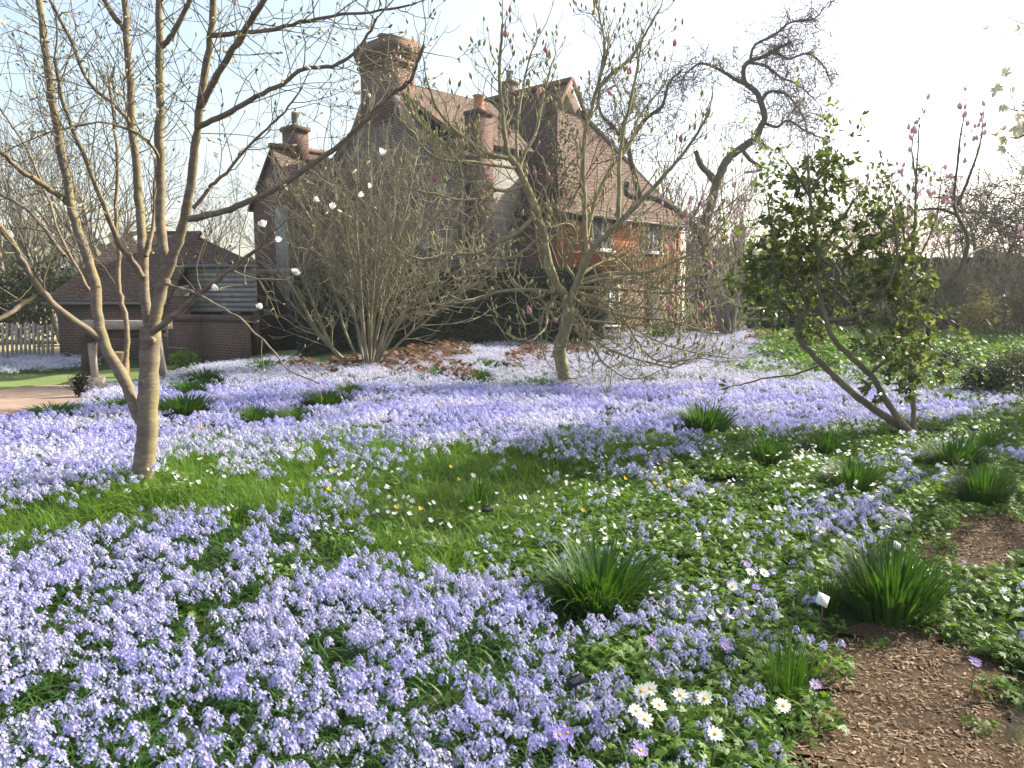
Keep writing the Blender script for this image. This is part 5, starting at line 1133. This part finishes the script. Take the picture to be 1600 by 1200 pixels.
FERN = [([(690, 905), (790, 868), (880, 825), (985, 765), (1030, 690), (1160, 690), (1250, 675), (1440, 655), (1600, 640), (1900, 640), (1900, 780), (1560, 790), (1470, 830), (1440, 880), (1330, 900), (1250, 920), (1160, 960), (1060, 905), (880, 910), (760, 890)], 1.0),
        ([(1430, 880), (1560, 890), (1900, 850), (1900, 1120), (1600, 1110), (1520, 1040), (1440, 980)], 1.0), ([(930, 990), (1240, 1000), (1290, 1120), (1240, 1300), (900, 1300)], .85), ([(1180, 520), (1900, 505), (1900, 660), (1420, 650), (1280, 590), (1190, 555)], .95), ([(1130, 570), (1250, 560), (1300, 600), (1150, 600)], .4), ([(1240, 880), (1450, 860), (1460, 985), (1380, 972), (1300, 1008), (1245, 1010)], .75), ([(1040, 890), (1240, 880), (1260, 1000), (1040, 1000)], .7)]
BARE = [[(1280, 1200), (1302, 1110), (1316, 1046), (1335, 1008), (1390, 980), (1440, 990), (1500, 1044), (1545, 1085), (1600, 1140), (1660, 1300), (1275, 1300)], [(1440, 870), (1460, 830), (1500, 800), (1720, 790), (1720, 850), (1540, 895), (1470, 900)], [(1070, 735), (1150, 740), (1195, 765), (1150, 785), (1090, 760)]]
HARD = [[(-900, 590), (0, 590), (130, 578), (260, 568), (420, 545), (470, 540), (470, 556), (345, 574), (250, 598), (150, 612), (120, 632), (60, 645), (0, 652), (-900, 760)]]
def avoid_clumps(px, py, big=False):
    k = np.zeros(len(px), bool)
    for cx, cy, w, h in clump_pos: k |= ((((px - cx) / (w * .52)) ** 2 + ((py - cy - h * .08) / (h * .42)) ** 2) if big else (((px - cx) / (w * .36)) ** 2 + ((py - cy) / (h * .22)) ** 2)) < 1
    return k
def zone_prob(x, y, h, zones, jit, rng):
    z = terrain(x, y); pg, qg = proj(np.stack([x, y, z + h], -1)); sc = 8 / y
    gx = pg + rng.normal(0, jit, len(x)) * sc; gy = qg + rng.normal(0, jit * .45, len(x)) * sc; pr = np.zeros(len(x))
    for poly, d in zones: pr = np.maximum(pr, inpoly(gx, gy, poly) * d)
    p0, q0 = proj(np.stack([x, y, z], -1)); return pr, p0, q0, z
# squill plants
def floret(V, Fc, mi, c, d, r, np_, m, rng):
    a0 = rng.uniform(0, 6.28); ref = np.array([0, 0, 1.]) if abs(d[2]) < .9 else np.array([1., 0, 0]); x = unit(np.cross(ref, d)); y = np.cross(d, x)
    for i in range(np_):
        a = a0 + 6.283 * i / np_; e = unit(x * math.cos(a) + y * math.sin(a) + d * .35); s_ = unit(np.cross(d, e)); l = r * rng.uniform(.85, 1.15); b = len(V)
        V += [c, c + e * l * .55 + s_ * l * .21, c + e * l, c + e * l * .55 - s_ * l * .21]; Fc.append((b, b + 1, b + 2, b + 3)); mi.append(m)
def squill(seed, heads, florets, spread, hd=True, leaves=4, np_=6, pm='petal_squill'):
    rng = np.random.RandomState(seed); V = []; Fc = []; mi = []
    for h in range(heads):
        bx = np.array([rng.normal(0, spread), rng.normal(0, spread), 0]); lean = rng.normal(0, .22, 2); H_ = rng.uniform(.09, .165); top = bx + np.array([lean[0] * H_, lean[1] * H_, H_])
        b = len(V); V += [bx + np.array([-.002, 0, 0]), bx + np.array([.002, 0, 0]), top + np.array([.0012, 0, 0]), top - np.array([.0012, 0, 0])]; Fc.append((b, b + 1, b + 2, b + 3)); mi.append(0)
        n = florets
        for k in range(n):
            t = (k + .5) / n; zz = H_ - .030 + .036 * t; rad = .025 * (1.15 - .8 * t) * rng.uniform(.6, 1.25); a = k * 2.4 + rng.uniform(-.4, .4)
            c = bx + np.array([lean[0] * zz + rad * math.cos(a), lean[1] * zz + rad * math.sin(a), zz]); d = unit(np.array([math.cos(a) * .9, math.sin(a) * .9, .35 + .5 * t])); floret(V, Fc, mi, c, d, .0098 * rng.uniform(.8, 1.2) * (1.0 if hd else 1.5), np_, 1, rng)
    for k in range(leaves):
        a = rng.uniform(0, 6.28); lean = rng.uniform(.2, .9); n0 = len(Fc); blade(V, Fc, (rng.normal(0, spread), rng.normal(0, spread), -.01), unit(np.array([math.cos(a) * lean, math.sin(a) * lean, 1.])), rng.uniform(.12, .22), .011, 1.1, 4); mi += [0] * (len(Fc) - n0)
    return proto('squill', V, Fc, ['leaf_strap', pm], mi)
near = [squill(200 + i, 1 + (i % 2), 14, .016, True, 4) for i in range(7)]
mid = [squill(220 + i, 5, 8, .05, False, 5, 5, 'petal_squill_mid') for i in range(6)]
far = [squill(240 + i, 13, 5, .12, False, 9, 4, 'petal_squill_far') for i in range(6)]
def lay(n, y0, y1, seed, zones, h, jit, thin, hard=True, clumps=True, bare=True, gapf=None):
    x, y, rng = wedge(n, y0, y1, seed); pr, p0, q0, z = zone_prob(x, y, h, zones, jit, rng); keep = rng.uniform(0, 1, n) < pr * thin
    if gapf is not None: keep &= gapf(x, y, rng)
    wv = vnoise(x, y, 7, 12) * 30 + rng.normal(0, 16, n)
    for k in (BARE if bare else []) : keep &= ~inpoly(p0 + wv, q0 + wv * .4 - 6, k)
    for k in (HARD if hard else []): keep &= ~inpoly(p0, q0, k)
    if clumps: keep &= ~avoid_clumps(p0, q0, clumps == 2)
    x, y, z = x[keep], y[keep], z[keep]; return np.stack([x, y, z], -1), rng
def rots(n, rng, tilt=.15): return np.stack([rng.normal(0, tilt, n), rng.normal(0, tilt, n), rng.uniform(0, 6.28, n)], -1)
def cgaps(thr):
    return lambda x, y, rng: (vnoise(x, y, 3.0, 5) * .45 + vnoise(x, y, 17, 6) * .55 + vnoise(x, y, 9, 8) * .35 + rng.normal(0, .2, len(x))) > thr
def gaps(thr, s=1.0):
    return lambda x, y, rng: (vnoise(x, y, 3.2 * s, 5) * .7 + vnoise(x, y, 8.5 * s, 6) * .5 + rng.normal(0, .22, len(x))) > thr
CARPET = [z for z in BLUEZ]
def squills():
    P1, r1 = lay(26000, 2.0, 6.2, 301, CARPET, .14, 16, 1.0, gapf=cgaps(-.22), clumps=2); s1 = r1.uniform(.58, 1.0, len(P1))
    P2, r2 = lay(10900, 6.0, 12.5, 302, CARPET, .14, 20, 1.0, gapf=cgaps(-.42), clumps=2); s2 = r2.uniform(.85, 1.2, len(P2))
    P3, r3 = lay(16800, 12.2, 31, 303, CARPET, .14, 22, 1.0, gapf=gaps(-.62, .6), clumps=2); s3 = r3.uniform(.9, 1.25, len(P3))
    pts = np.vstack([P1, P2, P3]); sc = np.concatenate([s1, s2, s3]); rot = np.vstack([rots(len(P1), r1), rots(len(P2), r2, .08), rots(len(P3), r3, .05)])
    idx = np.concatenate([r1.randint(0, len(near), len(P1)), len(near) + r2.randint(0, len(mid), len(P2)), len(near) + len(mid) + r3.randint(0, len(far), len(P3))])
    return pts, rot, np.repeat(sc[:, None], 3, 1), idx
# geometry-to-instance reverses nothing that matters: one scatter per distance keeps sizes right
pts, rot, scl, idx = squills(); n1, n2 = len(near), len(mid)
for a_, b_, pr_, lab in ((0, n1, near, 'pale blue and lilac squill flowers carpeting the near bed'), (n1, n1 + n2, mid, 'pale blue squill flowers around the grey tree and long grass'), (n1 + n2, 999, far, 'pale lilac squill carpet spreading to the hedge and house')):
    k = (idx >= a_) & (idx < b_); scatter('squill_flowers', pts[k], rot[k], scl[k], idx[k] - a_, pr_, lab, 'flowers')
# strap leaf undergrowth through the carpets
def leaf_tuft(seed, n, L_, w, bend, spread, mat, lean=(.3, 1.1)):
    rng = np.random.RandomState(seed); V = []; Fc = []
    for _ in range(n):
        a = rng.uniform(0, 6.28); l = rng.uniform(*lean); blade(V, Fc, (rng.normal(0, spread), rng.normal(0, spread), -.01), unit(np.array([math.cos(a) * l, math.sin(a) * l, 1.])), L_ * rng.uniform(.6, 1.2), w * rng.uniform(.7, 1.2), bend * rng.uniform(.4, 1.4), 4)
    return proto('tuft', V, Fc, [mat], [0] * len(Fc))
tuf = [leaf_tuft(400 + i, 9, .17, .012, 1.2, .04, 'leaf_strap') for i in range(5)]
def cover(name, n, y0, y1, seed, zones, protos, label, cat, scale=(.8, 1.25), jit=16, thin=1.0, gapf=None, clumps=True, tilt=.12, bare=True, hard=True, grow_=True):
    P_, r_ = lay(n, y0, y1, seed, zones, .05, jit, thin, gapf=gapf, clumps=clumps, bare=bare, hard=hard); s = r_.uniform(scale[0], scale[1], len(P_))
    if grow_: s = s * np.clip(P_[:, 1] / 9, .8, 1.8)
    return scatter(name, P_, rots(len(P_), r_, tilt), np.repeat(s[:, None], 3, 1), r_.randint(0, len(protos), len(P_)), protos, label, cat)
ALLZ = [(z, min(1, d * 1.6)) for z, d in BLUEZ] + [(FERN[0][0], .6), (FERN[2][0], .7)]
cover('squill_leaves', 12000, 2.0, 9, 310, ALLZ, tuf, 'dark green strap leaves growing between the near blue flowers', 'leaves')
cover('squill_leaves', 7000, 9, 30, 311, ALLZ, tuf, 'green strap leaves growing through the far blue carpet', 'leaves', (.6, .9))
gt = [leaf_tuft(420 + i, 26, .22, .0055, 1.5, .06, 'grass_long', (.1, .7)) for i in range(5)]
gp = [leaf_tuft(430 + i, 22, .13, .004, 1.6, .06, 'grass_pale', (.2, 1.1)) for i in range(4)]
cover('long_grass', 13500, 4.2, 10.5, 320, [(GRASS, 1.0)], gt, 'lush dark green long grass between the blue drifts', 'grass', jit=20, tilt=.25, gapf=lambda x, y, r: ~inpoly(*proj(np.stack([x, y, terrain(x, y)], -1)), PALEG) | (r.uniform(0, 1, len(x)) < .35))
cover('pale_grass', 7500, 4.2, 9, 321, [(PALEG, 1.0), (GRASS, .08)], gp, 'shorter pale yellowish grass at the centre of the bed', 'grass', jit=24, tilt=.2)
def edge_grass():
    P_, r_ = lay(2600, 12, 27, 322, [([(-300, 580), (0, 578), (135, 570), (135, 585), (0, 600), (-300, 605)], 1.0), ([(250, 560), (470, 540), (470, 560), (300, 590)], .5)], .05, 4, 1, hard=False)
    scatter('edge_grass', P_, rots(len(P_), r_), np.repeat(r_.uniform(.5, .9, (len(P_), 1)), 3, 1), r_.randint(0, 4, len(P_)), gp, 'rough grass along the lawn edge by the far bed', 'grass')
edge_grass()
# ferny anemone foliage and its white stars
def ferny(seed, n, R_, H_, size, flowers, mat='leaf_fern', fm='petal_white'):
    rng = np.random.RandomState(seed); V = []; Fc = []; mi = []
    for _ in range(n):
        a = rng.uniform(0, 6.28); r = R_ * math.sqrt(rng.uniform(0, 1)); c = np.array([r * math.cos(a), r * math.sin(a), H_ * rng.uniform(.35, 1.0) * (1 - .35 * r / R_)]); n_ = unit(np.array([rng.normal(0, .5), rng.normal(0, .5), 1.])); f0 = rng.uniform(0, 6.28)
        x = unit(np.cross(n_, [math.cos(f0), math.sin(f0), .01])); y = np.cross(n_, x)
        for k in range(3):
            an = (k - 1) * .95; e = x * math.cos(an) + y * math.sin(an); s_ = np.cross(n_, e); l = size * rng.uniform(.7, 1.2) * (1.1 if k == 1 else .85)
            for sg in (-.28, .28):   # each leaflet split in two lobes
                e2 = unit(e + s_ * sg); b = len(V); s2 = np.cross(n_, e2); V += [c, c + e2 * l * .55 + s2 * l * .16, c + e2 * l - n_ * l * .12, c + e2 * l * .55 - s2 * l * .14]; Fc.append((b, b + 1, b + 2, b + 3)); mi.append(0)
    for _ in range(flowers):
        a = rng.uniform(0, 6.28); r = R_ * math.sqrt(rng.uniform(0, 1)); c = np.array([r * math.cos(a), r * math.sin(a), H_ * rng.uniform(1.05, 1.4)]); b = len(V); V += [c * np.array([1, 1, 0]), c * np.array([1, 1, 0]) + np.array([.003, 0, 0]), c]; Fc.append((b, b + 1, b + 2)); mi.append(0)
        floret(V, Fc, mi, c, unit(np.array([rng.normal(.2, .5), rng.normal(-.2, .5), 1.])), .019 * rng.uniform(.8, 1.3), 7, 1, rng)
    return proto('ferny', V, Fc, [mat, fm], mi)
fa = [ferny(500 + i, 34, .13, .13, .038, 0) for i in range(5)]; fb = [ferny(510 + i, 26, .13, .13, .036, 2 + i % 2) for i in range(5)]; fc_ = [ferny(520 + i, 24, .13, .13, .036, 2, 'leaf_fern', 'petal_primrose') for i in range(2)]
cover('ferny_leaves', 10500, 2.2, 9.5, 330, FERN, fa, 'ferny mid green anemone leaves covering the right hand bed', 'leaves', jit=26, gapf=gaps(-1.1, .8))
cover('ferny_leaves', 5200, 9.5, 30, 331, FERN, fa, 'green ground cover stretching to the tall dark hedge', 'leaves', (.9, 1.4), gapf=gaps(-.8, .5))
WHITEZ = [([(640, 800), (860, 750), (1010, 720), (1200, 700), (1330, 700), (1450, 690), (1500, 740), (1440, 820), (1440, 880), (1250, 900), (1000, 900), (850, 880), (700, 860)], .42), ([(1190, 700), (1340, 720), (1420, 740), (1330, 800), (1230, 760)], .9), ([(480, 770), (560, 740), (600, 790), (590, 850), (520, 860)], .5), ([(-100, 700), (110, 700), (110, 780), (-100, 790)], .25), ([(220, 735), (310, 735), (310, 775), (220, 775)], .5), ([(900, 880), (1250, 880), (1250, 960), (1000, 1000)], .25), ([(1450, 680), (1700, 660), (1700, 720), (1480, 730)], .3), ([(-100, 800), (500, 780), (900, 900), (900, 1200), (-100, 1200)], .035), ([(1200, 640), (1450, 630), (1450, 660), (1200, 670)], .2), ([(820, 700), (1000, 680), (1050, 740), (900, 760)], .3), ([(1440, 900), (1700, 880), (1700, 1060), (1480, 1000)], .08)]
cover('white_wood_anemones', 6600, 3.0, 12.5, 340, WHITEZ, fb, 'white starry wood anemones over ferny leaves right of centre', 'flowers', (.8, 1.2), jit=26, grow_=False)
cover('primroses', 900, 4, 10.5, 341, [([(860, 860), (1060, 860), (1000, 930), (860, 930)], .3), ([(520, 770), (560, 770), (560, 800), (520, 800)], 1.0), ([(1120, 690), (1160, 690), (1160, 715), (1120, 715)], 1.0), ([(1230, 880), (1500, 880), (1500, 960), (1230, 960)], .15)], fc_, 'pale yellow primrose flowers tucked in green leaves', 'flowers', grow_=False)
# russet leaves near the hedge
fr_ = [ferny(540 + i, 26, .2, .2, .075, 0, 'leaf_red') for i in range(4)]
cover('russet_leaves', 3800, 12.5, 26, 350, [([(440, 575), (520, 562), (560, 575), (540, 590), (450, 588)], .5), ([(600, 560), (680, 545), (720, 540), (740, 560), (690, 580), (610, 585)], .75), ([(640, 570), (720, 570), (720, 600), (640, 590)], .35), ([(700, 580), (740, 578), (735, 600), (700, 602)], 1.0), ([(880, 545), (925, 545), (925, 560), (880, 560)], .8), ([(800, 548), (850, 545), (850, 575), (800, 580)], .5), ([(1170, 520), (1300, 510), (1300, 540), (1170, 545)], .35)], fr_, 'russet red leaves spreading at the foot of the bare shrub and hedge', 'leaves', (.6, .9), jit=10, clumps=True)
# bark chips
def chip(seed):
    rng = np.random.RandomState(seed); V = []; Fc = []
    for _ in range(26):
        c = np.array([rng.normal(0, .05), rng.normal(0, .05), .012 + rng.uniform(0, .012)]); a = rng.uniform(0, 6.28); l = rng.uniform(.003, .012); w = rng.uniform(.0015, .0048); e = np.array([math.cos(a), math.sin(a), rng.normal(0, .35)]); s_ = np.array([-math.sin(a), math.cos(a), rng.normal(0, .3)]); b = len(V)
        V += [c - e * l - s_ * w, c + e * l - s_ * w * .6, c + e * l * .9 + s_ * w, c - e * l + s_ * w * .8]; Fc.append((b, b + 1, b + 2, b + 3))
    return proto('chips', V, Fc, ['chip'], [0] * len(Fc))
cover('bark_chips', 12000, 2.0, 5.6, 360, [([(1225, 1300), (1235, 1200), (1262, 1110), (1282, 1040), (1302, 995), (1380, 958), (1455, 968), (1530, 1036), (1580, 1070), (1650, 1125), (1720, 1300)], 1.0), (BARE[1], 1.0)], [chip(600 + i) for i in range(5)], 'brown bark chips scattered over the path at the near right', 'bark chips', jit=8, bare=False, hard=False, clumps=False, grow_=False, tilt=.05)
cover('bark_chips', 2500, 5.6, 10, 361, [(BARE[1], 1.0), (BARE[2], 1.0)], [chip(606 + i) for i in range(3)], 'brown bark chips showing between green leaves at the right', 'bark chips', jit=8, bare=False, hard=False, clumps=False, grow_=False, tilt=.05)
cover('small_weeds', 5000, 2.0, 7, 362, [(BARE[0], .2), (BARE[1], .3)], gp[:2] + fa[:2] + tuf[:1], 'little green weeds sprouting through the bark', 'weeds', (.4, .8), bare=False, hard=False, gapf=gaps(.1, 1.2), grow_=False)

# ------------------------------------------------------------------ haze
def haze():
    b = MB(); b.box((-420, -140, -2.2), (840, 0, 0), (0, 860, 0), (0, 0, 18))
    m, nt, o = newmat('haze'); v = N(nt, 'ShaderNodeVolumePrincipled', Density=HAZE, Anisotropy=.35); v.inputs['Color'].default_value = (.93, .95, 1, 1); nt.links.new(v.outputs[0], o.inputs['Volume'])
    tag(b.build('haze', m), kind='stuff')
HAZE = .0008
haze()
